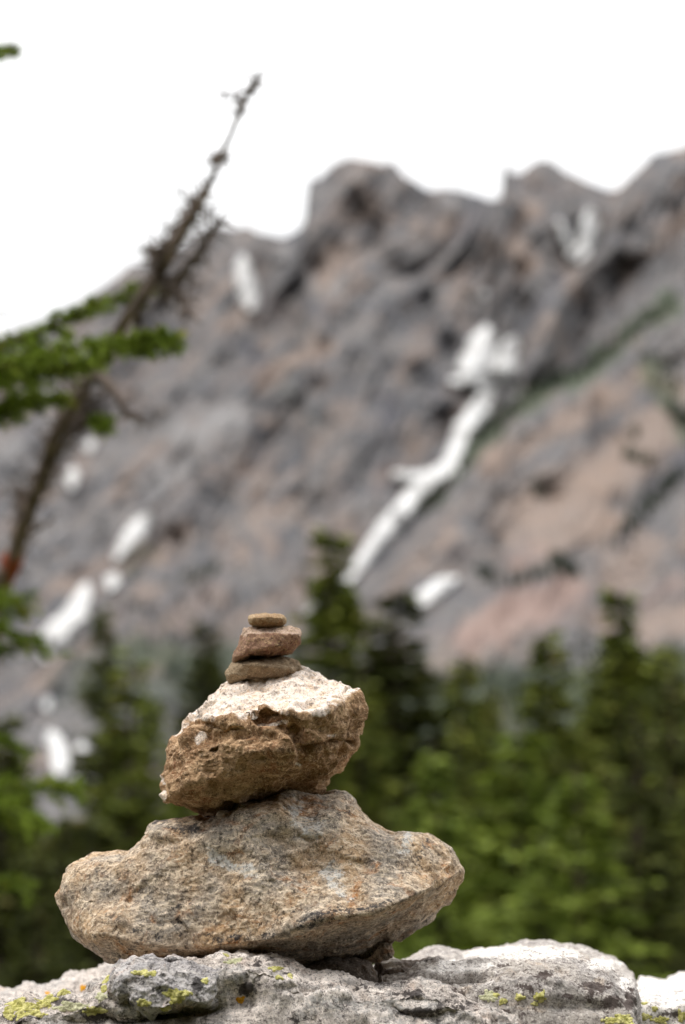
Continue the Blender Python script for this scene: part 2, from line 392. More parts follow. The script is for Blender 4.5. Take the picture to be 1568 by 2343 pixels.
# ------------------------------------------------------------------ ledge boulders
def loft(name, lines, subs, x0, x1, step, mat, seed, amp=(.008, .004), pale=None, dark=None, parent=None, facet=(14, .008), fine=.0012, dents=()):
    """lines back to front: (('p', [(px,py,Y)...])) traced, ('w', z, Y) level in the world"""
    xs = np.arange(x0, x1 + step, step, dtype=float)
    ctrl = []
    for l in lines:
        if l[0] == 'w':
            Y = np.full_like(xs, l[2]); P = at(xs, 1900 + 0 * xs, Y); P[:, 2] = l[1]
        else:
            a = np.array(l[1], float)
            P = at(xs, np.interp(xs, a[:, 0], a[:, 1]), np.interp(xs, a[:, 0], a[:, 2]))
        ctrl.append(P)
    C = np.stack(ctrl)                                          # k, n, 3
    rows = []
    K = np.concatenate([[2 * C[0] - C[1]], C, [2 * C[-1] - C[-2]]])
    for i in range(len(C) - 1):
        p0, p1, p2, p3 = K[i], K[i + 1], K[i + 2], K[i + 3]
        for k in range(subs[i]):
            f = k / subs[i]
            r = .5 * (2 * p1 + (p2 - p0) * f + (2 * p0 - 5 * p1 + 4 * p2 - p3) * f * f + (3 * p1 - p0 - 3 * p2 + p3) * f ** 3)
            lin = p1 + (p2 - p1) * f
            rows.append(.55 * r + .45 * lin)
    rows.append(C[-1])
    G = np.stack(rows); nr, nc = G.shape[:2]
    V = G.reshape(-1, 3)
    i, j = np.meshgrid(np.arange(nr - 1), np.arange(nc - 1), indexing='ij')
    Fq = np.stack([i * nc + j, (i + 1) * nc + j, (i + 1) * nc + j + 1, i * nc + j + 1], -1).reshape(-1, 4)
    N = normals(V, Fq)
    q = V
    warp = np.stack([fbm(q * 14, 3, seed + 50 + k) for k in range(3)], 1) * .03
    d = amp[0] * fbm(q * 9, 4, seed) + amp[1] * (ridged(q * 30, 4, seed + 3) - .35) - .002 + fine * vn(q * 150, seed + 7) + fine * .6 * vn(q * 320, seed + 8)
    d += facet[1] * facets((q + warp) * facet[0], seed) + facet[1] * .4 * facets((q + warp * .5) * facet[0] * 2.6, seed + 20)
    pq, pr = proj(V)
    for (bx, by, rx, ry, a) in dents:
        d -= a * np.exp(-(((pq - bx) / rx) ** 2 + ((pr - by) / ry) ** 2) ** 1.5)
    V = V + N * d[:, None]
    px, py = proj(V)
    o = mesh_obj(name, V, Fq, M[mat], parent, {'pale': pale(px, py) if pale else 0 * px, 'dark': dark(px, py) if dark else 0 * px}, origin=(float(V[:, 0].mean()), float(V[:, 1].mean()), 0))
    return o, V, Fq

def blobs(lst):
    def f(x, y):
        v = np.zeros_like(x)
        for (bx, by, rx, ry, a) in lst:
            v = np.maximum(v, a * np.exp(-(((x - bx) / rx) ** 2 + ((y - by) / ry) ** 2)))
        return v
    return f

silA = [(-900, 3200), (-500, 2500), (-200, 2330), (0, 2291), (30, 2288), (65, 2268), (95, 2278), (130, 2268), (170, 2258), (215, 2244), (260, 2226), (300, 2216), (345, 2206), (400, 2192), (430, 2187), (450, 2196),
        (480, 2185), (505, 2177), (530, 2179), (570, 2174), (600, 2177), (645, 2192), (675, 2203), (700, 2217), (750, 2220), (784, 2222), (819, 2242), (864, 2240), (949, 2232), (1010, 2242), (1080, 2270), (1180, 2310), (1300, 2370), (1500, 2700), (1700, 3300)]
def shift(l, dy, Y): return ('p', [(x, y + dy, Y) for x, y in l])
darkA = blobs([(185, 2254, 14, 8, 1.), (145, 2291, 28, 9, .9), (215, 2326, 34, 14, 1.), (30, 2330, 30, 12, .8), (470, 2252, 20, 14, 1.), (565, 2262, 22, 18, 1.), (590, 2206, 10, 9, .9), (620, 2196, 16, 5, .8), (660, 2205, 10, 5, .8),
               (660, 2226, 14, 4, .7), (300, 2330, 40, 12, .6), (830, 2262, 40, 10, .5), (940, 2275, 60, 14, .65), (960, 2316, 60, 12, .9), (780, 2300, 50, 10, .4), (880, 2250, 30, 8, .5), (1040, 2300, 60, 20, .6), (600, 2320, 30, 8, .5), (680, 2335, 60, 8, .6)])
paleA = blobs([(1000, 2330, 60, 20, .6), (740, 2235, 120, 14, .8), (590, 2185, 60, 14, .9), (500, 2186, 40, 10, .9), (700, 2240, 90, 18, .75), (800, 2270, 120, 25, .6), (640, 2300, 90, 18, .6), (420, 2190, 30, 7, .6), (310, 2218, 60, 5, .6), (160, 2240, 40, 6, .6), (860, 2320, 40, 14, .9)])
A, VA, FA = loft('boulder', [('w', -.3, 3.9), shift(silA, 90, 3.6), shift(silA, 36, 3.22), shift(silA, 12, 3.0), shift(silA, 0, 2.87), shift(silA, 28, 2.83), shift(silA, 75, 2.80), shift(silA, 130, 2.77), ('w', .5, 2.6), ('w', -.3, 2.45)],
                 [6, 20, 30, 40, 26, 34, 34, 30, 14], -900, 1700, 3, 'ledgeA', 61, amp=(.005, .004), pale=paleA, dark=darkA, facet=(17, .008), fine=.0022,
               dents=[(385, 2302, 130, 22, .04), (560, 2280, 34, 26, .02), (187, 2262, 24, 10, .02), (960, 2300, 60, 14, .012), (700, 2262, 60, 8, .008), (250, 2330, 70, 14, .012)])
tag(A, 'long pinkish granite boulder spotted with yellow lichen, carrying the cairn', 'boulder')

kn_out = [(252, 2250), (262, 2225), (300, 2210), (345, 2197), (400, 2193), (450, 2200), (490, 2215), (525, 2232), (535, 2262), (520, 2284), (490, 2302), (462, 2292), (430, 2290), (405, 2310), (370, 2318), (335, 2310), (310, 2298), (280, 2290), (258, 2272)]
kn_lines = [[(230, 2190, -.01), (560, 2190, -.01)], [(230, 2250, .03), (300, 2225, .04), (400, 2215, .04), (560, 2250, .03)], [(230, 2285, .035), (310, 2285, .055), (380, 2300, .06), (430, 2280, .055), (490, 2292, .05), (560, 2290, .03)], [(230, 2330, .02), (560, 2330, .02)]]
K, VK, FK = stone('rock_knob', kn_out, (390, 2255), 2.81, kn_lines, 'knob', .06, noise=(.005, .005), seed=71, rim=8, nring=110, nout=480, facet=(24, .010),
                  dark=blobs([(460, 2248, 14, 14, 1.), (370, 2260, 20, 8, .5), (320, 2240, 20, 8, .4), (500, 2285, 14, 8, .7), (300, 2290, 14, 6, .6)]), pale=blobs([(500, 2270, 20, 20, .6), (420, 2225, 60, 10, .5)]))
mw = K.matrix_world.copy()
K.location = VK.mean(0) * 0
K.data.transform(__import__('mathutils').Matrix.Translation(Vector(at(390, 2318, 2.81)) - Vector(A.location)))
K.parent = A
K['label'] = 'grey knob overhanging a dark hollow, lichen on its face'

silB = [(800, 2420), (840, 2300), (870, 2228), (900, 2218), (925, 2212), (955, 2196), (975, 2188), (1005, 2185), (1025, 2193), (1062, 2195), (1090, 2188), (1140, 2181), (1190, 2170), (1240, 2169), (1300, 2173), (1330, 2181), (1365, 2193), (1400, 2207), (1430, 2225), (1452, 2243), (1462, 2262), (1467, 2300), (1472, 2390), (1490, 2800)]
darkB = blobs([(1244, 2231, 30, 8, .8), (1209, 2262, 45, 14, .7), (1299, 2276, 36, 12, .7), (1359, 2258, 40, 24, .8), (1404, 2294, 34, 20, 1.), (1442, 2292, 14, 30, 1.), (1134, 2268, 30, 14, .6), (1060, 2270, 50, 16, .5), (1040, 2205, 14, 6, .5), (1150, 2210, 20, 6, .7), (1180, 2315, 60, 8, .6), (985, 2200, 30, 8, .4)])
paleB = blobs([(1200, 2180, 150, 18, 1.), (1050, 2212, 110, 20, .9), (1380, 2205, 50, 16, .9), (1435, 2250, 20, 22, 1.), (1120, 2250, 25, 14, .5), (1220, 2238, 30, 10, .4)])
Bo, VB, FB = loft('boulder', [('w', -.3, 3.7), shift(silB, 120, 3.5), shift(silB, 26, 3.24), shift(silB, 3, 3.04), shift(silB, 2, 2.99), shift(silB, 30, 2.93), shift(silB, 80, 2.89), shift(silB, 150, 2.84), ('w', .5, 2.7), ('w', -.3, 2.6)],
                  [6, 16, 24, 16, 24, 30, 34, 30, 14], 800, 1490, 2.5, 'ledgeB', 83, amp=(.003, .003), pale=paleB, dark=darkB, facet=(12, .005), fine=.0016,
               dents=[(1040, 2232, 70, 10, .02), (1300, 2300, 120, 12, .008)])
tag(Bo, 'pale domed granite boulder with brown blotches, right of the cairn', 'boulder')
silC = [(1330, 2600), (1390, 2320), (1440, 2266), (1463, 2256), (1495, 2258), (1524, 2265), (1568, 2257), (1650, 2248), (1800, 2265), (1950, 2350), (2200, 3000)]
Co, VC, FC_ = loft('boulder', [('w', -.3, 4.1), shift(silC, 90, 3.8), shift(silC, 14, 3.5), shift(silC, 0, 3.2), shift(silC, 16, 3.12), shift(silC, 60, 3.04), shift(silC, 130, 3.0), ('w', .4, 3.0), ('w', -.3, 2.9)],
                   [6, 14, 20, 14, 18, 26, 26, 14], 1330, 2200, 4, 'ledgeB', 95, pale=lambda x, y: .8 + 0 * x, dark=blobs([(1530, 2320, 30, 8, .7)]))
tag(Co, 'white speckled granite boulder at the right edge behind the domed one', 'boulder')

w1_out = [(668, 2222), (690, 2200), (730, 2192), (770, 2193), (820, 2196), (850, 2203), (861, 2222), (858, 2248), (800, 2262), (690, 2256)]
wl = [[(600, 2180, 0), (1000, 2180, 0)], [(600, 2215, .04), (1000, 2215, .04)], [(600, 2250, .05), (1000, 2250, .05)], [(600, 2280, .02), (1000, 2280, .02)]]
o, *_ = stone('wedge_stone', w1_out, (765, 2228), 3.0, wl, 'wedge', .10, noise=(.003, .002), seed=103, nring=60, nout=300)
tag(o, 'dark stone wedged in the shadow under the base stone', 'stone')
w2_out = [(866, 2222), (872, 2206), (900, 2201), (940, 2207), (985, 2200), (1000, 2215), (990, 2245), (900, 2252), (868, 2246)]
o, *_ = stone('wedge_stone', w2_out, (925, 2226), 3.04, [[(a, b, c) for a, b, c in l] for l in wl], 'wedge', .10, noise=(.003, .002), seed=111, nring=60, nout=260, pale=blobs([(890, 2204, 30, 5, 1.)]))
tag(o, 'low stone with a white upper edge beyond the crack, between dark wedge and domed boulder', 'stone')

# lichen: crusts of tiny lobes standing on the rock
def lich_mat(name, a, b):
    n = NT(name, .95, .1)
    return n.done(n.mix(n.step(n.noise(160, 3), .4, .6), a, b), n.bump(n.noise(500, 3), .6, .002))
M['lichen'] = lich_mat('yellow_green_lichen', srgb(166, 162, 92), srgb(206, 200, 136))
M['lichen_o'] = lich_mat('orange_lichen', srgb(196, 132, 24), srgb(212, 160, 50))
M['lichen_s'] = lich_mat('sage_lichen', srgb(176, 176, 140), srgb(196, 194, 162))
def bvh(V, Fq): return BVHTree.FromPolygons([tuple(v) for v in V], [tuple(int(i) for i in f) for f in Fq])
bv = {'A': (bvh(VA, FA), A), 'K': (bvh(VK, FK), K), 'B': (bvh(VB, FB), Bo), 'C': (bvh(VC, FC_), Co)}
def lobe(c, n, r, rnd):
    n = np.array(n); t = np.cross(n, [0.3, .1, .9]); t /= np.linalg.norm(t); b = np.cross(n, t)
    k = 7; an = np.arange(k) * 2 * PI / k + rnd.random() * 6
    rr = r * np.array([rnd.uniform(.75, 1.2) for _ in range(k)])
    e = c + np.outer(np.cos(an) * rr, t) + np.outer(np.sin(an) * rr, b) - n * r * .35
    m = c + np.outer(np.cos(an) * rr * .75, t) + np.outer(np.sin(an) * rr * .75, b) + n * r * .35
    V = np.vstack([e, m, [c + n * r * .45]])
    Fq = [[i, (i + 1) % k, k + (i + 1) % k, k + i] for i in range(k)] + [[k + i, k + (i + 1) % k, 2 * k, 2 * k] for i in range(k)]
    return V, Fq
lich = [('A', 45, 2302, 34, 14, 'lichen'), ('A', 104, 2289, 20, 12, 'lichen'), ('A', 82, 2320, 16, 8, 'lichen'), ('A', 250, 2240, 16, 12, 'lichen'), ('A', 240, 2262, 10, 8, 'lichen'), ('A', 145, 2270, 12, 7, 'lichen'), ('K', 325, 2226, 18, 5, 'lichen'), ('K', 350, 2228, 6, 5, 'lichen'),
        ('A', 215, 2312, 20, 8, 'lichen'), ('K', 405, 2278, 22, 14, 'lichen'), ('K', 328, 2296, 12, 7, 'lichen'), ('K', 380, 2308, 9, 5, 'lichen'), ('A', 22, 2326, 10, 5, 'lichen'), ('A', 52, 2322, 14, 7, 'lichen'),
        ('A', 516, 2187, 6, 3, 'lichen'), ('A', 632, 2216, 13, 4, 'lichen'), ('A', 640, 2234, 8, 5, 'lichen'), ('A', 664, 2232, 5, 4, 'lichen'), ('K', 470, 2244, 6, 5, 'lichen'), ('A', 190, 2260, 6, 6, 'lichen_o'),
        ('A', 108, 2272, 4, 4, 'lichen_o'), ('A', 550, 2287, 8, 5, 'lichen_o'), ('A', 170, 2305, 40, 8, 'lichen_s'), ('A', 235, 2285, 12, 12, 'lichen_s'), ('A', 410, 2328, 30, 6, 'lichen_s'), ('A', 540, 2200, 18, 5, 'lichen_s'),
        ('B', 1134, 2277, 5, 4, 'lichen'), ('B', 1151, 2291, 7, 5, 'lichen'), ('B', 1189, 2282, 7, 6, 'lichen'), ('B', 1236, 2281, 10, 10, 'lichen'), ('B', 1224, 2297, 5, 3, 'lichen'), ('B', 1419, 2334, 32, 9, 'lichen'), ('B', 1118, 2280, 14, 10, 'lichen_s'),
        ('C', 1474, 2298, 5, 4, 'lichen'), ('C', 1498, 2308, 5, 4, 'lichen'), ('C', 1478, 2326, 9, 6, 'lichen'), ('C', 1512, 2334, 14, 6, 'lichen'), ('C', 1560, 2325, 8, 10, 'lichen')]
rnd = random.Random(5)
for (w, lx, ly, rx, ry, mt) in lich:
    tree_, par = bv[w]
    acc = Acc(); hits = []
    for _ in range(int(rx * ry * 2.2) + 30):
        a = rnd.random() * 2 * PI; r = rnd.random() ** .6
        rr = 1 + .35 * math.sin(3 * a + lx) + .25 * math.sin(5 * a + ly) + .25 * math.sin(9 * a + lx)
        x, y = lx + rx * r * rr * math.cos(a), ly + ry * r * rr * math.sin(a)
        hit, nn, *_q = tree_.ray_cast(Vector(CAM), Vector(ray(x, y)).normalized())
        if hit is None: continue
        if nn.dot(Vector(ray(x, y))) > 0: nn = -nn
        hits.append((np.array(hit), nn))
    if not hits: continue
    H = np.array([h[0] for h in hits]); left = set(range(len(H))); best_ = []
    while left:                                   # one patch is one connected crust
        grp = [left.pop()]; q_ = list(grp)
        while q_:
            i_ = q_.pop(); li = list(left)
            if not li: break
            for j_, dd_ in zip(li, np.linalg.norm(H[li] - H[i_], axis=1)):
                if dd_ < .0024: left.discard(j_); grp.append(j_); q_.append(j_)
        if len(grp) > len(best_): best_ = grp
    for i_ in best_: acc.add(*lobe(hits[i_][0], hits[i_][1], rnd.uniform(.0009, .0021), rnd))
    V, Fq = acc.get()
    base = np.array(A.location) if w in 'AK' else np.array(par.location)
    o = mesh_obj('lichen_patch', V - base, [tuple(dict.fromkeys(int(i) for i in f)) for f in Fq], M[mt], A if w in 'AK' else par)
    if w == 'K': o.parent = K
    if mt == 'lichen_o': o['label'] = 'orange lichen patch'
    if mt == 'lichen_s': o['label'] = 'pale sage-grey lichen patch'

# ------------------------------------------------------------------ ground
def ground_z(x, y):
    r = np.hypot(x, y)
    return -4.0 * smooth(5, 32, y) * smooth(0, 1, 1 + 0 * x) - 4.0 * smooth(40, 150, r) - 6 * smooth(150, 500, r) + .25 * fbm(np.stack([x * .15, y * .15, 0 * x], 1), 3, 5) * smooth(4, 10, r)
def axis(lim): 
    a = np.concatenate([np.linspace(0, 60, 60, endpoint=False), np.geomspace(60, lim, 50)]); return np.concatenate([-a[:0:-1], a])
gx, gy = np.meshgrid(axis(12000), axis(12000), indexing='ij')
gz = ground_z(gx.ravel(), gy.ravel())
V = np.stack([gx.ravel(), gy.ravel(), gz], 1); n_ = gx.shape[1]
i, j = np.meshgrid(np.arange(gx.shape[0] - 1), np.arange(n_ - 1), indexing='ij')
Fq = np.stack([i * n_ + j, (i + 1) * n_ + j, (i + 1) * n_ + j + 1, i * n_ + j + 1], -1).reshape(-1, 4)
n = NT('forest_floor', .95, .1)
c = n.mix(n.step(n.noise(.7, 6, .6), .4, .62), srgb(74, 84, 44), srgb(92, 80, 60))
c = n.mix(n.step(n.noise(5, 5, .7, off=3), .5, .7), c, srgb(58, 66, 34))
M['floor'] = n.done(c, n.bump(n.noise(8, 6, .7), .7, .08))
o = mesh_obj('forest_floor', V, Fq, M['floor']); tag(o, kind='structure', label='mossy forest floor under the conifers')

# ------------------------------------------------------------------ mountain
sky_line = [(-2600, 1500), (-1800, 1250), (-1000, 1120), (-400, 900), (-100, 800), (0, 765), (60, 745), (120, 720), (180, 690), (240, 650), (290, 612), (300, 602), (340, 600), (380, 580), (420, 555), (460, 520), (500, 512), (530, 522), (560, 518),
            (600, 532), (650, 543), (680, 530), (697, 505), (700, 460), (706, 412), (735, 402), (765, 372), (800, 362), (845, 366), (870, 376), (895, 370), (915, 385), (930, 402), (955, 420), (985, 434), (1040, 433), (1090, 442), (1110, 455), (1144, 457),
            (1149, 440), (1152, 368), (1158, 370), (1172, 398), (1190, 400), (1212, 380), (1225, 368), (1240, 363), (1265, 372), (1300, 394), (1350, 416), (1390, 436), (1412, 438), (1430, 420), (1470, 374), (1500, 352), (1568, 332), (1700, 290), (2000, 200), (2600, 260), (3600, 500), (4600, 900)]
SLX = np.array([p[0] for p in sky_line], float); SLY = np.array([p[1] for p in sky_line], float)
def mdepth(px, py):
    """distance of the mountainside seen at px,py"""
    sy = np.interp(px, SLX, SLY)
    t = np.clip((py - sy) / (2080 - sy), 0, 1)
    D = 3000 * (1 - t) ** .9 + 700
    # nearer spur on the right, its crest running down to the left
    crest = np.interp(px, [700, 1000, 1100, 1200, 1330, 1450, 1540, 1700, 2400], [1500, 1140, 1000, 915, 850, 760, 690, 640, 600])
    D = D - 380 * smooth(-10, 60, py - crest) * smooth(2080, 1500, py) * smooth(760, 1000, px)
    u_ = (px * 1.6 + py) / 1.89; v_ = (-px + 1.6 * py) / 1.89
    wob = 40 * vn(np.stack([np.ravel(px) / 170, np.ravel(py) / 170, 0 * np.ravel(px)], 1), 12).reshape(np.shape(px))
    q = np.stack([(u_ + wob) / 120, v_ / 620, 0 * px], -1).reshape(-1, 3)
    rg = ridged(q, 6, 7).reshape(np.shape(px)); rg2 = fbm(np.stack([np.ravel(px) / 60, np.ravel(py) / 90, 0 * np.ravel(px)], 1), 5, 9).reshape(np.shape(px))
    fade = smooth(0, 60, py - sy) * .8 + .2
    return D * (1 - (.042 * rg + .030 * rg2) * fade * smooth(2080, 1700, py))
xs = np.concatenate([np.linspace(-2600, -100, 120, endpoint=False), np.arange(-100, 1680, 3.0), np.linspace(1680, 4600, 140)])
nv = 460
tv = np.linspace(0, 1, nv)
PX = np.broadcast_to(xs, (nv, len(xs))); SY = np.interp(xs, SLX, SLY)
SYj = SY + 2.0 * vn(np.stack([xs / 9, 0 * xs, 0 * xs], 1), 3) + 3 * vn(np.stack([xs / 22, 0 * xs, 0 * xs], 1), 4)
PY = SYj[None] + (2080 - SYj[None]) * tv[:, None]
D = mdepth(PX, PY)
Pm = at(PX, PY, D)
back = Pm[0].copy()
B1 = back + np.stack([0 * xs, 0 * xs + 260, -90 - 0 * xs], 1); B2 = back + np.stack([0 * xs, 0 * xs + 1200, 0 * xs], 1); B2[:, 2] = -40
Pm = np.concatenate([B2[None], B1[None], Pm]); PXa = np.concatenate([PX[:1], PX[:1], PX]).ravel(); PYa = np.concatenate([PY[:1], PY[:1], PY]).ravel()
nr, nc = Pm.shape[:2]
i, j = np.meshgrid(np.arange(nr - 1), np.arange(nc - 1), indexing='ij')
Fq = np.stack([i * nc + j, (i + 1) * nc + j, (i + 1) * nc + j + 1, i * nc + j + 1], -1).reshape(-1, 4)
def strokes(lst):
    v = np.zeros_like(PXa)
    jx = PXa + 18 * vn(np.stack([PXa / 40, PYa / 40, 0 * PXa], 1), 31); jy = PYa + 18 * vn(np.stack([PXa / 40, PYa / 40, 0 * PXa], 1), 32)
    for line, w, a in lst:
        v = np.maximum(v, a * np.exp(-(segdist(jx, jy, line) / w) ** 2))
    return v
tan_ = strokes([([(600, 880), (660, 820), (740, 785)], 24, .9), ([(830, 440), (850, 480), (800, 500)], 30, .55), ([(770, 580), (740, 640)], 32, .8), ([(800, 560), (820, 620)], 20, .7), ([(1210, 480), (1180, 560), (1220, 600)], 30, .7),
                ([(1120, 540), (1100, 600)], 30, .5), ([(600, 1080), (590, 1200), (620, 1260)], 28, .6), ([(700, 1200), (740, 1240)], 30, .5), ([(480, 620), (420, 700)], 24, .5), ([(360, 1260), (440, 1200)], 26, .7), ([(930, 1030), (960, 980)], 24, .5),
                ([(1050, 1210), (1000, 1250)], 20, .8), ([(400, 1400), (520, 1360)], 34, .6), ([(520, 1230), (560, 1290)], 24, .5), ([(1560, 500), (1420, 640)], 28, .6), ([(1300, 600), (1330, 680)], 30, .5),
                ([(1120, 1060), (1300, 960), (1380, 900)], 40, .8), ([(1200, 1180), (1400, 1080), (1500, 980)], 80, .85), ([(1250, 1240), (1380, 1200)], 50, .8), ([(1480, 850), (1568, 900)], 24, .8),
                ([(1480, 1430), (1568, 1420)], 45, .9), ([(1385, 1420), (1390, 1440)], 18, .9), ([(1140, 1600), (1150, 1660)], 18, .9), ([(1250, 1600), (1265, 1630)], 20, .6), ([(1000, 1560), (960, 1620)], 30, .4), ([(400, 1780), (395, 1880)], 18, 1.), ([(120, 1520), (90, 1570)], 20, .7), ([(260, 880), (310, 920)], 22, .5), ([(1040, 1440), (1000, 1520)], 24, .5)])
pink = strokes([([(1080, 1460), (1180, 1400), (1300, 1360)], 55, 1.0), ([(1180, 1290), (1240, 1260)], 40, .5), ([(1480, 1380), (1568, 1330)], 30, .5), ([(560, 640), (640, 720)], 40, .3), ([(860, 1130), (900, 1060)], 30, .35)])
greyl = strokes([([(420, 1000), (540, 950)], 45, .7), ([(340, 1100), (400, 1080)], 50, .6), ([(760, 640), (800, 680)], 26, .5), ([(0, 1020), (60, 1040)], 50, .6), ([(1000, 440), (1050, 450)], 14, .6), ([(1390, 470), (1350, 480)], 16, .6), ([(640, 575), (650, 580)], 14, .8), ([(850, 920), (820, 980)], 36, .3),
                 ([(540, 800), (550, 820)], 20, .5), ([(1170, 890), (1200, 870)], 16, .7), ([(700, 1410), (730, 1390)], 22, .8), ([(280, 580), (340, 600)], 22, .6), ([(1080, 740), (1200, 720)], 40, .2)])
darkm = strokes([([(860, 470), (880, 460)], 30, .3), ([(1090, 470), (1060, 520)], 40, .6), ([(880, 930), (900, 960)], 34, .9), ([(560, 780), (620, 860)], 28, .7), ([(700, 700), (740, 720)], 26, .7), ([(1280, 640), (1200, 760)], 26, .6), ([(1190, 420), (1290, 450)], 20, .4), ([(500, 1330), (460, 1420)], 40, .5),
                 ([(350, 800), (420, 860)], 40, .4), ([(560, 1100), (600, 1000)], 26, .4), ([(660, 540), (720, 620)], 20, .5), ([(1480, 1150), (1568, 1050)], 36, .7), ([(980, 860), (1000, 930)], 34, .5), ([(1420, 1240), (1480, 1150)], 30, .6), ([(430, 1500), (500, 1620)], 60, .6)])
green = strokes([([(700, 1590), (1100, 1600), (1568, 1540)], 70, .9), ([(280, 1500), (700, 1540)], 60, .7), ([(1540, 690), (1450, 765), (1330, 855), (1200, 915), (1100, 1005), (1000, 1130)], 26, 1.), ([(640, 880), (720, 960)], 60, .25), ([(1490, 830), (1568, 990)], 34, .7), ([(200, 1560), (600, 1600)], 120, .5), ([(850, 1700), (1568, 1700)], 180, .8), ([(300, 1300), (340, 1260)], 24, .5)])
n = NT('mountain_rock', .95, .15)
c = n.mix(n.step(n.noise(.011, 6, .6), .38, .62), srgb(84, 85, 89), srgb(104, 102, 102))
gv = n.stretch(1, .5, 1, (0, R(-32), 0)); gm = n.n('ShaderNodeMapping'); gm.inputs['Scale'].default_value = (1, .4, .22); n.L(gv, gm.inputs[0]); gv = gm.outputs[0]
c = n.mix(n.math('MULTIPLY', n.step(n.noise(.022, 6, .7, .5, vec=gv), .5, .62), .8), c, srgb(128, 112, 102))
c = n.mix(n.math('MULTIPLY', n.step(n.noise(.035, 6, .7, .5, vec=gv, off=70), .54, .64), .8), c, srgb(64, 63, 67))
c = n.mix(n.math('MULTIPLY', n.step(n.noise(.05, 6, .7, .5, vec=gv, off=30), .56, .66), .45), c, srgb(134, 129, 126))
c = n.mix(n.math('MULTIPLY', n.step(n.noise(.075, 6, .7, .4, off=55), .52, .60), .65), c, srgb(62, 62, 66))
c = n.mix(n.math('MULTIPLY', n.step(n.noise(.09, 6, .7, .4, off=65), .54, .62), .6), c, srgb(148, 138, 130))
c = n.mix(n.step(n.noise(.03, 6, .65, off=40), .56, .7), c, srgb(122, 108, 100))
c = n.mix(n.math('MULTIPLY', n.step(n.noise(.05, 5, .7, off=90), .55, .7), .7), c, srgb(88, 86, 92))
for nm, colr, k in (('greyl', srgb(132, 130, 130), .8), ('darkm', srgb(80, 80, 86), .8), ('tan', srgb(142, 124, 112), .6), ('pink', srgb(150, 126, 116), .65), ('green', srgb(62, 72, 52), .8)):
    a_ = n.math('ADD', n.attr(nm), n.math('MULTIPLY', n.math('SUBTRACT', n.noise(.03, 5, .7, off=len(nm) * 11), .5), .9))
    c = n.mix(n.math('MULTIPLY', n.step(a_, .15, .8), k), c, colr)
M['mountain'] = n.done(c, n.bump(n.noise(.08, 6, .7), .8, 5))
o = mesh_obj('mountain', Pm.reshape(-1, 3), Fq, M['mountain'], attrs={'tan': tan_, 'pink': pink, 'greyl': greyl, 'darkm': darkm, 'green': green})
tag(o, kind='structure', label='jagged grey and tan rocky mountain ridge streaked with snow')

# snow lying in the gullies
n = NT('old_snow', .7, .3)
M['snow'] = n.done(n.mix(n.step(n.noise(.03, 5, .7), .42, .62), (.60, .60, .60), (.42, .41, .40)), n.bump(n.noise(.05, 4), .4, 2))
n = NT('dirty_snow', .8, .2)
M['snow_d'] = n.done(n.mix(n.step(n.noise(.03, 4), .4, .7), (.46, .45, .45), (.40, .38, .37)), n.bump(n.noise(.05, 4), .4, 2))
def snow(strips, label, mat='snow'):
    acc = Acc()
    for st in strips:
        st = np.array(st, float)
        if len(st) == 1: st = np.array([[st[0, 0] - 3, st[0, 1] - st[0, 2], 3], [st[0, 0], st[0, 1] - st[0, 2] * .5, st[0, 2] * .87], [st[0, 0], st[0, 1] + .5 * st[0, 2], st[0, 2] * .87], [st[0, 0] + 3, st[0, 1] + st[0, 2], 3]])
        L = np.hypot(*np.diff(st[:, :2], axis=0).T).sum(); m = max(8, int(L / 3))
        s = spline(st, m); s[:, 2] = np.maximum(s[:, 2], 1)
        e0 = np.linspace(0, 1, m); s[:, 2] *= np.sqrt(np.clip(np.minimum(e0, 1 - e0) * L / (s[:, 2] + 1) + .02, 0, 1))
        tg = np.gradient(s[:, :2], axis=0); tg /= np.linalg.norm(tg, axis=1)[:, None] + 1e-9
        nn = np.stack([-tg[:, 1], tg[:, 0]], 1)
        w = 13; u = np.linspace(-1, 1, w)
        wl_ = s[:, 2] * (1 + .14 * vn(np.stack([s[:, 0] / 14, s[:, 1] / 14, 0 * s[:, 0]], 1), 5) + .16 * vn(np.stack([s[:, 0] / 5, s[:, 1] / 5, 0 * s[:, 0]], 1), 9)); wr_ = s[:, 2] * (1 + .14 * vn(np.stack([s[:, 0] / 14, s[:, 1] / 14, 0 * s[:, 0] + 7], 1), 6) + .16 * vn(np.stack([s[:, 0] / 5, s[:, 1] / 5, 0 * s[:, 0]], 1), 19))
        wd = np.where(u[None] < 0, wl_[:, None], wr_[:, None])
        px = s[:, 0:1] + nn[:, 0:1] * u[None] * wd; py = s[:, 1:2] + nn[:, 1:2] * u[None] * wd
        Dm = mdepth(px, py)
        Dm = Dm * (1 - .022 * (1 - u[None] ** 4) + .004)
        P = at(px, py, Dm).reshape(-1, 3)
        i, j = np.meshgrid(np.arange(m - 1), np.arange(w - 1), indexing='ij')
        Fq = np.stack([i * w + j, (i + 1) * w + j, (i + 1) * w + j + 1, i * w + j + 1], -1).reshape(-1, 4)
        acc.add(P, Fq)
    V, Fq = acc.get()
    o = mesh_obj('snow_patch', V, Fq, M[mat], origin=V[V[:, 2].argmin()])
    tag(o, label, 'snow patch', 'snow patches lying in the mountain gullies')
snow([[(552, 582, 12), (560, 630, 22), (568, 670, 24), (578, 712, 26)]], 'short upright snow patch high on the left shoulder, below the dead branch')
snow([[(1352, 478, 12), (1348, 530, 24), (1325, 600, 16)], [(1278, 500, 5), (1300, 560, 12), (1318, 600, 12)]], 'highest snow patch on the right, forked like a V under the saddle')
snow([[(1110, 672, 10)]], 'tiny round snow spot just above the broad forked snowfield')
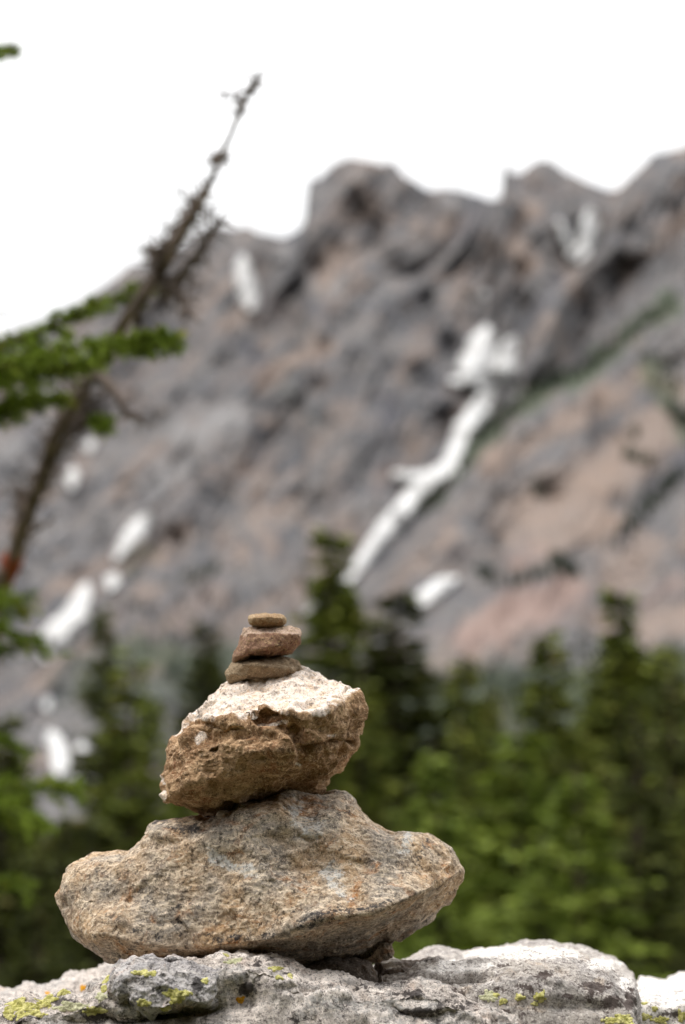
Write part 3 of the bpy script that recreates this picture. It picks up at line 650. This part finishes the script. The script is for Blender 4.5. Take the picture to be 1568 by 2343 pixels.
snow([[(1112, 742, 12), (1108, 790, 42), (1100, 850, 58), (1110, 895, 36)], [(1180, 768, 14), (1160, 820, 30), (1140, 880, 34)], [(1025, 872, 7), (1075, 874, 16), (1120, 876, 16)],
      [(1135, 880, 22), (1100, 935, 26), (1060, 985, 24), (1040, 1040, 20), (1018, 1078, 22), (965, 1115, 24), (920, 1170, 24), (868, 1230, 22), (825, 1290, 16), (785, 1345, 8)], [(896, 1086, 12), (945, 1092, 13), (990, 1085, 14)]],
     'broad forked snowfield running down into the longest diagonal snow gully')
snow([[(945, 1388, 8), (975, 1366, 20), (1010, 1342, 20), (1050, 1322, 8)]], 'slanted oval snow patch low on the slope, right of the long gully')
snow([[(345, 1175, 14), (315, 1212, 22), (285, 1250, 18), (262, 1285, 10)]], 'slim diagonal snow strip on the lower left slope, upper one of the pair')
snow([[(268, 1312, 18), (250, 1350, 22)]], 'rounded snow patch just beneath the slim diagonal strip on the left')
snow([[(200, 1330, 10), (188, 1375, 24), (160, 1420, 30), (118, 1450, 24), (92, 1455, 10)]], 'bent brilliant snow patch at left above the dark conifer tops')
snow([[(105, 1495, 18)]], 'small snow patch touching the green bough under the bent patch')
snow([[(206, 1020, 15)]], 'small snow dot beside the leaning trunk, upper of two')
snow([[(168, 1068, 14), (165, 1120, 20)]], 'oval snow spot beside the leaning trunk, lower of two')
snow([[(108, 1610, 16)]], 'dim round snow spot between conifers at left, topmost of its cluster')
snow([[(112, 1670, 14), (135, 1720, 24), (135, 1775, 22)]], 'largest snow patch in the cluster glimpsed between the left conifers')
snow([[(188, 1712, 17)]], 'round snow spot at the right of the cluster between the left conifers')
snow([[(182, 1785, 20)]], 'lowest snow spot of the cluster between the left conifers')
snow([[(690, 1418, 10), (725, 1392, 14)]], 'grey dirty snow patch right above the smallest pebble of the cairn', 'snow_d')

# ------------------------------------------------------------------ foliage
def leaf_mat(name, a, b, dk, s=1.0, warm=None):
    n = NT(name, .75, .2)
    c = n.mix(n.step(n.noise(1.3 * s, 4, .6), .38, .62), a, b)
    c = n.mix(n.step(n.noise(6 * s, 3, .6, off=4), .5, .66), c, dk)
    if warm: c = n.mix(n.step(n.noise(3 * s, 3, .6, off=14), .56, .7), c, warm)
    return n.done(c)
M['needle'] = leaf_mat('fir_needles', (.125, .155, .026), (.205, .230, .038), (.042, .058, .013), warm=(.15, .120, .022))
M['needle_b'] = leaf_mat('bright_fir_needles', (.155, .210, .032), (.26, .32, .05), (.058, .085, .016), warm=(.17, .18, .03))
M['needle_d'] = leaf_mat('dark_fir_needles', (.062, .074, .016), (.092, .104, .022), (.038, .046, .013), warm=(.100, .082, .022))
M['needle_near'] = leaf_mat('spruce_needles', (.16, .23, .022), (.25, .34, .036), (.07, .095, .014), 5, warm=(.30, .27, .03))
M['far_trees'] = leaf_mat('far_conifers', (.030, .040, .026), (.045, .058, .032), (.028, .034, .024), .01)
n = NT('conifer_bark', .95, .1)
M['bark'] = n.done(n.mix(n.step(n.noise(9, 5, .7, vec=n.stretch(1, 1, .2)), .4, .6), srgb(92, 80, 70), srgb(58, 50, 44)), n.bump(n.noise(25, 5, .7, vec=n.stretch(1, 1, .2)), .8, .02))
n = NT('weathered_dead_wood', .95, .1)
M['dead'] = n.done(n.mix(n.step(n.noise(22, 5, .7), .4, .62), srgb(118, 106, 98), srgb(78, 68, 62)), n.bump(n.noise(60, 5, .7), .8, .008))
n = NT('red_scaly_bark', .95, .1)
c = n.mix(n.step(n.noise(14, 5, .7), .42, .6), srgb(146, 130, 122), srgb(104, 92, 86))
c = n.mix(n.math('MULTIPLY', n.step(n.noise(5, 4, .6, off=2), .5, .62), n.attr('pale')), c, srgb(158, 84, 60))
M['redbark'] = n.done(c, n.bump(n.noise(50, 5, .7), .8, .01))

def conifer_mesh(seed, h, slope, rmax, dens=1.0, tuft=.23):
    rnd = np.random.RandomState(seed)
    acc = Acc(); tr = Acc()
    tube(tr, [(0.0, 0, -.6), (0, 0, h * .3), (.03, .02, h * .7), (0, 0, h)], [h * .014 + .03, h * .011 + .02, h * .006 + .01, .008], 8, .3, seed)
    nb = int(h * 24 * dens)
    for b in range(nb):
        u = rnd.rand() ** .8
        s = .05 + u * h * .93                     # distance below tip
        r = min(slope * s ** .95, rmax * (1 - .25 * max(0, s / h - .7)))
        clump = .62 + .5 * math.sin(s * 3.1 + seed) * math.sin(s * 1.3 + 2 * seed) * .5
        Lb = (r * (clump + .55 * rnd.rand() ** 1.3)) + .05
        az = rnd.rand() * 2 * PI
        z0 = h - s; droop = -.12 - .35 * s / h * Lb
        nt = max(5, int(13 * Lb ** .8 * dens + 4))
        t = np.sort(rnd.rand(nt)) ** .75
        hx, hy = math.cos(az), math.sin(az)
        cx_ = hx * Lb * t; cy_ = hy * Lb * t; cz = z0 + droop * t + .20 * Lb * t * t
        tube(tr, [(0, 0, z0), (hx * Lb * .5, hy * Lb * .5, z0 + droop * .5), (hx * Lb * .92, hy * Lb * .92, z0 + droop * .92 + .17 * Lb)], [.014 * (.3 + s / h), .009 * (.3 + s / h), .003], 3)
        # twigs: two crossed leaf-shaped blades each
        side = rnd.choice([-1, 1], nt) * (.45 + .6 * rnd.rand(nt))
        ln = tuft * (.7 + .8 * rnd.rand(nt)) * (1.15 - .55 * t)
        dx = hx * np.cos(side) - hy * np.sin(side); dy = hx * np.sin(side) + hy * np.cos(side); dz = -.12 + .45 * rnd.randn(nt) * .5
        dvec = np.stack([dx, dy, dz], 1); dvec /= np.linalg.norm(dvec, axis=1)[:, None]
        c0 = np.stack([cx_, cy_, cz], 1) + rnd.randn(nt, 3) * .02
        for k in range(2):
            up = np.array([0, 0, 1.]) + rnd.randn(nt, 3) * .5 if k == 0 else rnd.randn(nt, 3)
            wv = np.cross(dvec, up); wv /= np.linalg.norm(wv, axis=1)[:, None] + 1e-9
            wv *= (ln * .26)[:, None]
            a0 = c0; a1 = c0 + dvec * (ln * .5)[:, None] + wv; a2 = c0 + dvec * ln[:, None]; a3 = c0 + dvec * (ln * .5)[:, None] - wv
            V = np.stack([a0, a1, a2, a3], 1).reshape(-1, 3)
            acc.add(V, np.arange(nt * 4).reshape(-1, 4))
    return acc.get(), tr.get()

variants = [(3, 11, .27, 1.5, 1.45), (9, 11, .215, 1.35, 1.5), (17, 9, .32, 1.6, 1.45), (23, 12, .25, 1.5, 1.35)]
VM = []
for v in variants:
    (fv, ff), (tv_, tf_) = conifer_mesh(*v[:4], dens=v[4])
    VM.append((v[1], fv, ff, tv_, tf_))
mesh_cache = {}
def conifer(kind, px, py, Y, label, mat='needle', group='slender conifers standing behind the cairn', rot=0, wide=1.0):
    h0, fv, ff, tv_, tf_ = VM[kind]
    P = at(px, py, Y); gz = float(ground_z(np.array([P[0]]), np.array([P[1]]))[0])
    h = P[2] - gz
    root = empty('conifer', (P[0], P[1], gz)); s = h / h0
    root.scale = (s * wide, s * wide, s); root.rotation_euler = (0, 0, rot)
    key = (kind, mat)
    if key not in mesh_cache:
        a = mesh_obj('crown', fv, ff, M[mat], root, smooth_=False); b = mesh_obj('trunk', tv_, tf_, M['bark'], root)
        mesh_cache[key] = (a, b)
    else:
        for src in mesh_cache[key]:
            c = src.copy(); COL.objects.link(c); c.parent = root
    tag(root, label, 'conifer', group)

T = [ # kind px py Y label mat wide
    (1, 757, 1195, 38, 'slim pointed conifer right of the pebbles, crossing the foot of the long snow gully', 'needle', 1.05),
    (1, 905, 1345, 36, 'dark narrow conifer top with dense crown, next right of the tree beside the pebbles', 'needle_d', 1.45),
    (0, 828, 1530, 33, 'full olive conifer between the tree beside the pebbles and the dark narrow one', 'needle', 1.1),
    (0, 1240, 1900, 20, 'lowest bright conifer crown, straight above the domed boulder', 'needle_b', 1.2),
    (2, 1010, 1850, 22, 'bright conifer crown low beside the right tip of the base stone', 'needle_b', 1.1),
    (0, 1062, 1480, 50, 'short grey-green conifer top below the pink scree slope', 'needle', 1.0),
    (0, 1255, 1420, 40, 'olive conifer standing between the pink scree and the tallest right-hand tree', 'needle', 1.05),
    (1, 1415, 1335, 38, 'tallest pointed conifer in the right-hand group, before the tan scree patch', 'needle', 1.1),
    (3, 1535, 1500, 34, 'dark conifer cut by the right edge of the photo', 'needle_d', 1.1),
    (2, 1190, 1650, 27, 'brightest green young conifer in front, right of the cairn', 'needle_b', 1.25),
    (2, 1320, 1750, 25, 'bright green rounded conifer low between the young one and the dark right-hand trees', 'needle_b', 1.2),
    (0, 990, 1690, 30, 'mid green conifer just beyond the right tip of the base stone', 'needle_b', 1.1),
    (3, 1455, 1600, 29, 'shadowy brown-green conifer left of the one at the right edge', 'needle_d', 1.1),
    (0, 1120, 1560, 44, 'slim conifer behind the young bright one', 'needle', .9),
    (0, 236, 1365, 42, 'pointed dark conifer rising under the rounded snow patch on the left', 'needle_d', .62),
    (3, 300, 1470, 36, 'broad green conifer left of the rust-brown block', 'needle', 1.1),
    (2, 430, 1730, 40, 'low conifer peeking out just left of the cairn above the base stone', 'needle_b', .8),
    (1, 10, 1620, 26, 'dark conifer filling the lower left corner behind the boulder', 'needle_d', 1.1),
    (1, 470, 1420, 120, 'small far conifer top left of the cairn pebbles', 'needle_d', 1.2),
    (1, 850, 1560, 46, 'thin conifer half hidden between the two pointed trees near the cairn', 'needle', 1.1),
    (0, 150, 1850, 30, 'dark conifer just below the snow spots glimpsed through the left trees', 'needle_d', 1.1),
    (3, 90, 1930, 19, 'dark low conifer crown between the green bough and the long boulder at left', 'needle_d', 1.2),
    (2, 215, 1850, 24, 'low dark green conifer behind the left end of the base stone', 'needle_d', 1.2),
]
for k, t in enumerate(T):
    conifer(t[0], t[1], t[2], t[3], t[4], t[5], rot=k * 1.7, wide=t[6] * 1.22)

# the wood behind, one mass
rs = np.random.RandomState(4)
fa, ta = Acc(), Acc()
env = ([-900, 0, 60, 90, 215, 250, 350, 420, 700, 800, 900, 1000, 1150, 1300, 1450, 1600, 2600], [1500, 1600, 1740, 1810, 1810, 1600, 1560, 1760, 1700, 1550, 1560, 1570, 1550, 1480, 1450, 1430, 1300])
for k in range(200):
    Y = rs.uniform(44, 100); px = rs.uniform(-500, 2000)
    py = np.interp(px, *env) + rs.uniform(0, 260)
    if k >= 120: Y = rs.uniform(26, 44); py = np.interp(px, *env) + rs.uniform(220, 420)
    P = at(px, py, Y)
    if k >= 140:                                  # unseen trees added behind the camera to block low sky light
        a_ = rs.uniform(R(195), R(345)); d_ = rs.uniform(6, 14)
        P = np.array([d_ * math.cos(a_), d_ * math.sin(a_), rs.uniform(8, 12)])
    gz = float(ground_z(np.array([P[0]]), np.array([P[1]]))[0])
    h0, fv, ff, tv_, tf_ = VM[k % 4]
    s = (P[2] - gz) / h0; a = rs.rand() * 6
    Rm = np.array([[math.cos(a), -math.sin(a), 0], [math.sin(a), math.cos(a), 0], [0, 0, 1]])
    keep = rs.rand(len(ff)) < .6
    ffk = ff[keep]; 
    fa.add((fv @ Rm.T) * s * np.array([1.15, 1.15, 1]) + [P[0], P[1], gz], ffk); ta.add((tv_ @ Rm.T) * s + [P[0], P[1], gz], tf_)
V, Fq = fa.get()
o = mesh_obj('conifer_wood', V, Fq, M['needle'], smooth_=False); tag(o, 'dense conifer wood filling the valley behind the separate trees', 'wood', kind='stuff')
V, Fq = ta.get()
t_ = mesh_obj('trunks', V, Fq, M['bark'], o)

# conifers far up the mountainside
fc = Acc(); rs = np.random.RandomState(8)
bands = [([(1545, 690), (1450, 765), (1330, 855), (1200, 915), (1100, 1005), (1000, 1130), (960, 1180)], 16, 420), ([(1430, 1045), (1500, 1062)], 8, 26), ([(1450, 985), (1455, 1000)], 7, 10), ([(1225, 1110), (1235, 1140)], 10, 14),
         ([(1095, 1318), (1130, 1325)], 10, 18), ([(1260, 1290), (1310, 1310)], 12, 30), ([(1490, 820), (1545, 850), (1530, 940), (1568, 980)], 12, 60), ([(1400, 1260), (1480, 1160), (1568, 1080)], 20, 90), ([(230, 960), (232, 975)], 8, 8),
         ([(690, 1330), (710, 1350)], 12, 14), ([(430, 1330), (520, 1300)], 16, 26), ([(300, 1430), (480, 1460), (680, 1500)], 50, 160), ([(380, 1560), (700, 1620)], 70, 160), ([(100, 1560), (300, 1620)], 60, 90), ([(720, 1580), (1000, 1570), (1250, 1570), (1568, 1530)], 45, 420), ([(1300, 1480), (1568, 1520)], 40, 90),
         ([(0, 1480), (60, 1520)], 40, 30), ([(1130, 1340), (1330, 1310)], 14, 22), ([(400, 1680), (1568, 1760)], 90, 420), ([(-100, 1720), (400, 1760)], 70, 160)]
for line, w, cnt in bands:
    ln = np.array(line, float)
    for _ in range(cnt):
        t = rs.rand() * (len(ln) - 1); i0 = min(int(t), len(ln) - 2)
        p = ln[i0] + (ln[i0 + 1] - ln[i0]) * (t - i0) + rs.randn(2) * w * .6
        D_ = float(mdepth(np.array([p[0]]), np.array([p[1]]))[0]); P = at(p[0], p[1], D_)
        H = rs.uniform(7, 12) * (.55 if p[1] > 1400 else 1.); rr = H * .2; k = 6
        an = np.arange(k) * 2 * PI / k + rs.rand()
        rings = []
        for q_, z_ in ((.3, .02), (1., .12), (.55, .42), (.75, .45), (.3, .72), (.42, .75), (.04, 1.)):
            rings.append(P + np.stack([np.cos(an) * rr * q_ * rs.uniform(.7, 1.3, k), np.sin(an) * rr * q_, 0 * an + H * z_ - 1], 1))
        V = np.concatenate(rings); m = len(rings)
        i, j = np.meshgrid(np.arange(m - 1), np.arange(k), indexing='ij'); j2 = (j + 1) % k
        fc.add(V, np.stack([i * k + j, i * k + j2, (i + 1) * k + j2, (i + 1) * k + j], -1).reshape(-1, 4))
V, Fq = fc.get()
o = mesh_obj('mountainside_trees', V, Fq, M['far_trees'], smooth_=False); tag(o, 'dark bands and dots of tiny conifers on the mountainside', 'trees', kind='stuff')

# ------------------------------------------------------------------ near spruce at the left with its boughs
def bough(fol, wood, path, width, seed, rad=.012, dens=1.0, hang=.5, nl=.022):
    rnd = np.random.RandomState(seed)
    L = np.linalg.norm(np.diff(path, axis=0), axis=1).sum()
    s = spline(path, 30)
    tube(wood, s, np.linspace(rad, .0025, 30), 6)
    tg = np.gradient(s, axis=0); tg /= np.linalg.norm(tg, axis=1)[:, None]
    for k in range(int(L * 75 * dens)):
        u = rnd.rand(); i0 = min(int(u * 29), 29)
        side = rnd.choice([-1, 1]); h = np.cross(tg[i0], [0, 0, 1.]); h /= np.linalg.norm(h) + 1e-9
        d = tg[i0] * rnd.uniform(.4, 1.0) + h * side * rnd.uniform(.2, 1.) + np.array([0, 0, rnd.uniform(-hang, .45)])
        d /= np.linalg.norm(d)
        ll = width * (1.1 - .75 * u) * rnd.uniform(.5, 1.15)
        p0 = s[i0]; m = 6
        tt = np.linspace(0, 1, m)[:, None]; pts = p0 + d * ll * tt + np.array([0, 0, -.15 * ll]) * tt ** 2
        tube(wood, pts, np.linspace(.0028, .001, m), 3)
        nn = int(ll * 650) + 8
        t = rnd.rand(nn, 1); b0 = p0 + d * ll * t + np.array([0, 0, -.15 * ll]) * t ** 2
        nd = rnd.randn(nn, 3) * .65 + d * .9; nd /= np.linalg.norm(nd, axis=1)[:, None]
        wv = np.cross(nd, rnd.randn(nn, 3)); wv /= np.linalg.norm(wv, axis=1)[:, None] + 1e-9; wv *= .0022
        ln = nl * rnd.uniform(.7, 1.2, (nn, 1))
        V = np.stack([b0 - wv, b0 + wv, b0 + nd * ln + wv * .3, b0 + nd * ln - wv * .3], 1).reshape(-1, 3)
        fol.add(V, np.arange(nn * 4).reshape(-1, 4))

YS = 7.2
tp = at(-330, 1700, YS + .4)
spruce = empty('spruce', (float(tp[0]), float(tp[1]), float(ground_z(np.array([tp[0]]), np.array([tp[1]]))[0])))
so = np.array(spruce.location)
wood, fol = Acc(), Acc()
X0 = -330
def tk(py, Y=None): return tuple(at(X0, py, Y or YS + .4))
ztop = 4.6
tube(wood, [(so[0] + .05, so[1], so[2] - .3), (so[0], so[1], 1.0), (so[0] - .02, so[1], 2.6), (so[0] + .04, so[1], ztop)], [.12, .095, .06, .01], 12, .3, 4)
tw = wood.get()
trunk = mesh_obj('trunk', tw[0] - so, tw[1], M['bark'], spruce)
BG = [ # path px,py,Y ; width, seed, density
    ([(X0, 800, 7.6), (-120, 800, 7.2), (20, 780, 7.0), (120, 745, 6.9), (210, 700, 6.8), (290, 668, 6.7), (350, 652, 6.6)], .11, 1, 1.6),
    ([(X0, 850, 7.6), (-120, 850, 7.0), (0, 835, 6.6), (120, 800, 6.4), (250, 790, 6.2), (330, 778, 6.1), (402, 772, 6.0)], .13, 2, 2.0),
    ([(X0, 860, 7.6), (-100, 840, 7.0), (20, 850, 6.7), (120, 840, 6.5), (200, 835, 6.4)], .16, 3, 1.7),
    ([(X0, 960, 7.6), (-120, 950, 7.1), (0, 925, 6.8), (80, 912, 6.7), (155, 910, 6.6)], .10, 4, 1.5),
    ([(X0, 1000, 7.6), (-120, 980, 7.1), (-30, 950, 6.9), (40, 935, 6.8)], .12, 5, 1.4),
    ([(X0, 150, 7.6), (-120, 130, 7.1), (-20, 118, 6.8), (36, 110, 6.5)], .07, 6, 1.3),
    ([(X0, 1400, 7.6), (-120, 1370, 7.6), (0, 1370, 7.7), (60, 1400, 7.8)], .17, 7, 1.5),
    ([(X0, 1480, 7.6), (-120, 1450, 7.6), (0, 1440, 7.7), (80, 1475, 7.8)], .18, 8, 1.5),
    ([(X0, 1550, 7.6), (-120, 1500, 7.7), (0, 1480, 7.8), (150, 1500, 7.9)], .08, 9, .9),
    ([(X0, 1850, 7.6), (-120, 1820, 7.4), (0, 1810, 7.4), (120, 1800, 7.5), (160, 1800, 7.6)], .17, 10, 1.6),
    ([(X0, 1900, 7.6), (-120, 1860, 7.4), (0, 1850, 7.3), (90, 1880, 7.3)], .2, 11, 1.5),
    ([(X0, 1740, 7.6), (-120, 1700, 7.6), (0, 1690, 7.6), (60, 1720, 7.6)], .16, 17, .8),
    ([(X0, 2040, 7.6), (-120, 2030, 7.6), (0, 2020, 7.6), (60, 2060, 7.6)], .2, 18, .9),
    ([(X0, 1200, 7.6), (-200, 1180, 7.2), (-60, 1190, 7.1)], .2, 12, 1.0), ([(X0, 600, 7.6), (-220, 560, 7.4), (-120, 560, 7.3)], .15, 13, 1.0),
    ([(X0, 1000, 7.6), (-500, 980, 7.2), (-640, 960, 7.0)], .22, 14, .8), ([(X0, 1500, 7.6), (-520, 1500, 7.4), (-700, 1520, 7.2)], .25, 15, .7), ([(X0, 500, 7.6), (-440, 480, 7.8), (-520, 490, 8.0)], .18, 16, .7)]
for path, w, sd, dn in BG:
    P = np.array([at(*p) for p in path]); f1, w1 = Acc(), Acc()
    bough(f1, w1, P, w, sd, rad=.012, dens=dn * .75, hang=.6)
    wv, wf = w1.get(); fv_, ff_ = f1.get()
    b = mesh_obj('bough', wv - so, wf, M['bark'], spruce)
    mesh_obj('needles', fv_ - so, ff_, M['needle_near'], b, smooth_=False)
w1 = Acc(); tube(w1, [at(X0, 740, 7.5), at(-100, 722, 7.1), at(0, 718, 6.8), at(35, 724, 6.7), at(62, 722, 6.6)], [.008, .006, .004, .003, .0015], 5)
v_, f_ = w1.get(); mesh_obj('bare_twig', v_ - so, f_, M['bark'], spruce)
tag(spruce, 'green spruce boughs reaching in from the left edge of the photo', 'spruce')

# ------------------------------------------------------------------ leaning dead-topped tree
lp = [(-60, 1560, 9.0), (-20, 1400, 8.6), (14, 1315, 8.4), (32, 1270, 8.2), (65, 1165, 8.0), (100, 1090, 7.8), (134, 991, 7.6), (172, 918, 7.4), (205, 865, 7.25), (250, 790, 7.0), (310, 700, 6.7), (368, 618, 6.3), (400, 555, 6.1), (432, 502, 5.9), (462, 455, 5.7), (480, 420, 5.6), (500, 368, 5.5), (520, 326, 5.4), (546, 266, 5.3), (560, 230, 5.2), (584, 185, 5.1)]
LP = np.array([at(*p) for p in lp])
b0 = LP[0] + np.array([-.75, .9, 0]); b0[2] = float(ground_z(np.array([b0[0]]), np.array([b0[1]]))[0])
LPf = np.vstack([b0 - [0, 0, .3], b0 + [0.02, 0, .9], (b0 + [0, 0, .9]) * .35 + LP[0] * .65, LP])
rad = np.array([.13, .11, .075] + [.050, .040, .036, .032, .028, .026, .024, .024, .022, .018, .016, .015, .013, .012, .009, .006, .0055, .005, .0045, .004, .003])
sp2 = spline(np.c_[LPf, rad], 150)
acc = Acc(); tube(acc, sp2[:, :3], np.maximum(sp2[:, 3], .002), 10, .35, 6)
lean = empty('leaning_tree', b0); lo = b0
v_, f_ = acc.get()
pxv, pyv = proj(v_)
mesh_obj('trunk', v_ - lo, f_, M['redbark'], lean, {'pale': smooth(1200, 1260, pyv)})
def twigs(acc, path, n_, ln, r0, seed, spread=.5, down=0.0, along=.8):
    rnd = np.random.RandomState(seed); s = spline(path, 40); tg = np.gradient(s, axis=0); tg /= np.linalg.norm(tg, axis=1)[:, None]
    for k in range(n_):
        i0 = rnd.randint(0, 40); d = tg[i0] * rnd.choice([-1, 1], p=[.35, .65]) * along + rnd.randn(3) * spread + [0, 0, down]; d /= np.linalg.norm(d)
        m = 7; pts = [s[i0]]; 
        for q in range(m - 1):
            d = d + rnd.randn(3) * .28; d /= np.linalg.norm(d); pts.append(pts[-1] + d * ln * rnd.uniform(.5, 1.2) / m)
        tube(acc, np.array(pts), np.linspace(r0, r0 * .25, m), 4)
def limb(path, r0, r1, tw=None, seed=0):
    P = np.array([at(*p) for p in path]); a = Acc(); s = spline(P, 30); tube(a, s, np.linspace(r0, r1, 30), 6, .3, seed)
    if tw: twigs(a, P, *tw)
    v_, f_ = a.get(); mesh_obj('dead_branch', v_ - lo, f_, M['dead'], lean)
limb([(384, 640, 6.3), (400, 660, 6.25), (424, 690, 6.2), (430, 722, 6.15)], .012, .004, (50, .09, .003, 1, .5, -.4, .6))
limb([(380, 668, 6.4), (400, 650, 6.3), (432, 610, 6.1), (468, 558, 5.95), (500, 508, 5.85)], .012, .005, (90, .12, .003, 2, .14, 0, 1.))
limb([(366, 640, 6.35), (368, 600, 6.25), (388, 556, 6.15), (430, 500, 5.95), (462, 455, 5.75)], .014, .006, (230, .13, .003, 3, .15, 0, 1.))
limb([(372, 640, 6.35), (356, 600, 6.3), (348, 576, 6.3)], .010, .004, (70, .09, .0026, 4, .4, 0, .7))
limb([(310, 740, 6.7), (318, 710, 6.65), (322, 680, 6.6), (350, 640, 6.4)], .014, .008, (60, .08, .003, 5, .35, 0, 1.))
limb([(190, 880, 7.3), (225, 860, 7.1), (259, 891, 7.0), (290, 942, 6.9), (322, 955, 6.85)], .016, .008, (70, .10, .003, 6, .45, -.2, .6))
limb([(486, 366, 5.52), (500, 362, 5.5), (520, 356, 5.45)], .010, .004, (46, .045, .0018, 7, .8, 0, .3))
limb([(548, 262, 5.3), (552, 240, 5.25), (572, 212, 5.2), (588, 186, 5.15)], .006, .003, (80, .055, .0018, 8, .30, .1, 1.))
limb([(550, 236, 5.25), (538, 216, 5.2), (506, 214, 5.15)], .003, .001, (22, .05, .0014, 9, .5, .1, .6))
limb([(440, 480, 5.9), (475, 425, 5.62), (495, 385, 5.52)], .006, .003, (50, .07, .0018, 10, .2, 0, 1.))
limb([(60, 1180, 8.0), (50, 1140, 8.0), (52, 1120, 8.0)], .02, .012, (30, .12, .004, 11, .5, 0, .6))
limb([(20, 1290, 8.3), (60, 1230, 8.2), (120, 1190, 8.1)], .012, .004, (30, .12, .003, 12, .5, -.2, .6))
limb([(100, 1090, 7.8), (150, 1010, 7.6), (210, 960, 7.4)], .012, .004, (60, .12, .003, 13, .5, -.2, .6))
limb([(65, 1165, 8.0), (100, 1090, 7.8), (134, 991, 7.6), (172, 918, 7.4), (215, 850, 7.2)], .012, .010, (260, .17, .0035, 14, .30, 0, 1.))
limb([(14, 1315, 8.4), (40, 1240, 8.2), (65, 1165, 8.0)], .012, .010, (60, .14, .0035, 15, .35, 0, 1.))
f1, w1 = Acc(), Acc()
bough(f1, w1, np.array([at(205, 965, 7.4), at(228, 962, 7.35), at(240, 985, 7.3)]), .07, 77, rad=.004, dens=4)
v_, f_ = w1.get(); b = mesh_obj('bough', v_ - lo, f_, M['bark'], lean); v_, f_ = f1.get(); mesh_obj('needles', v_ - lo, f_, M['needle_near'], b, smooth_=False)
tag(lean, 'leaning grey tree with a bare dead top poking into the white sky', 'tree')

def dead_log(path, r, seed, label):
    P = np.array([at(*p) for p in path]); a = Acc(); s = spline(P, 40); tube(a, s, np.linspace(r, r * .5, 40), 10, .3, seed); twigs(a, P, 6, .2, .005, seed, .7, .1, .3)
    v_, f_ = a.get(); o = mesh_obj('dead_snag', v_, f_, M['dead'], origin=P[0]); tag(o, label, 'dead wood')

# ------------------------------------------------------------------ light
w = bpy.data.worlds.new('World'); sc.world = w; w.use_nodes = True
t = w.node_tree; bg = t.nodes['Background']
sky = t.nodes.new('ShaderNodeTexSky'); sky.sky_type = 'NISHITA'; sky.sun_disc = False
ELEV, AZ = R(64), R(-112)
sky.sun_elevation = ELEV; sky.sun_rotation = AZ
tc = t.nodes.new('ShaderNodeTexCoord'); sep = t.nodes.new('ShaderNodeSeparateXYZ'); t.links.new(tc.outputs['Generated'], sep.inputs[0])
mr = t.nodes.new('ShaderNodeMapRange'); t.links.new(sep.outputs['Z'], mr.inputs[0]); mr.inputs[1].default_value = 0; mr.inputs[2].default_value = 1; mr.inputs[3].default_value = 8.8; mr.inputs[4].default_value = 21.0
cb = t.nodes.new('ShaderNodeCombineColor'); 
for k in range(3): t.links.new(mr.outputs[0], cb.inputs[k])
mx = t.nodes.new('ShaderNodeMix'); mx.data_type = 'RGBA'; mx.inputs[0].default_value = .94
t.links.new(sky.outputs[0], mx.inputs[6]); t.links.new(cb.outputs[0], mx.inputs[7]); t.links.new(mx.outputs[2], bg.inputs[0])
bg.inputs[1].default_value = .1
sl = bpy.data.lights.new('sun', 'SUN'); sl.energy = 1.5; sl.angle = R(12); sl.color = (1, .95, .87)
so_ = bpy.data.objects.new('sun', sl); COL.objects.link(so_)
# sky sun_rotation r: direction (sin r, cos r)
dirv = Vector((math.sin(AZ) * math.cos(ELEV), math.cos(AZ) * math.cos(ELEV), math.sin(ELEV)))
so_.rotation_euler = dirv.to_track_quat('Z', 'Y').to_euler()
vs = sc.view_settings; vs.view_transform = 'Standard'; vs.look = 'None'; vs.gamma = 1; vs.exposure = .3; vs.use_curve_mapping = False
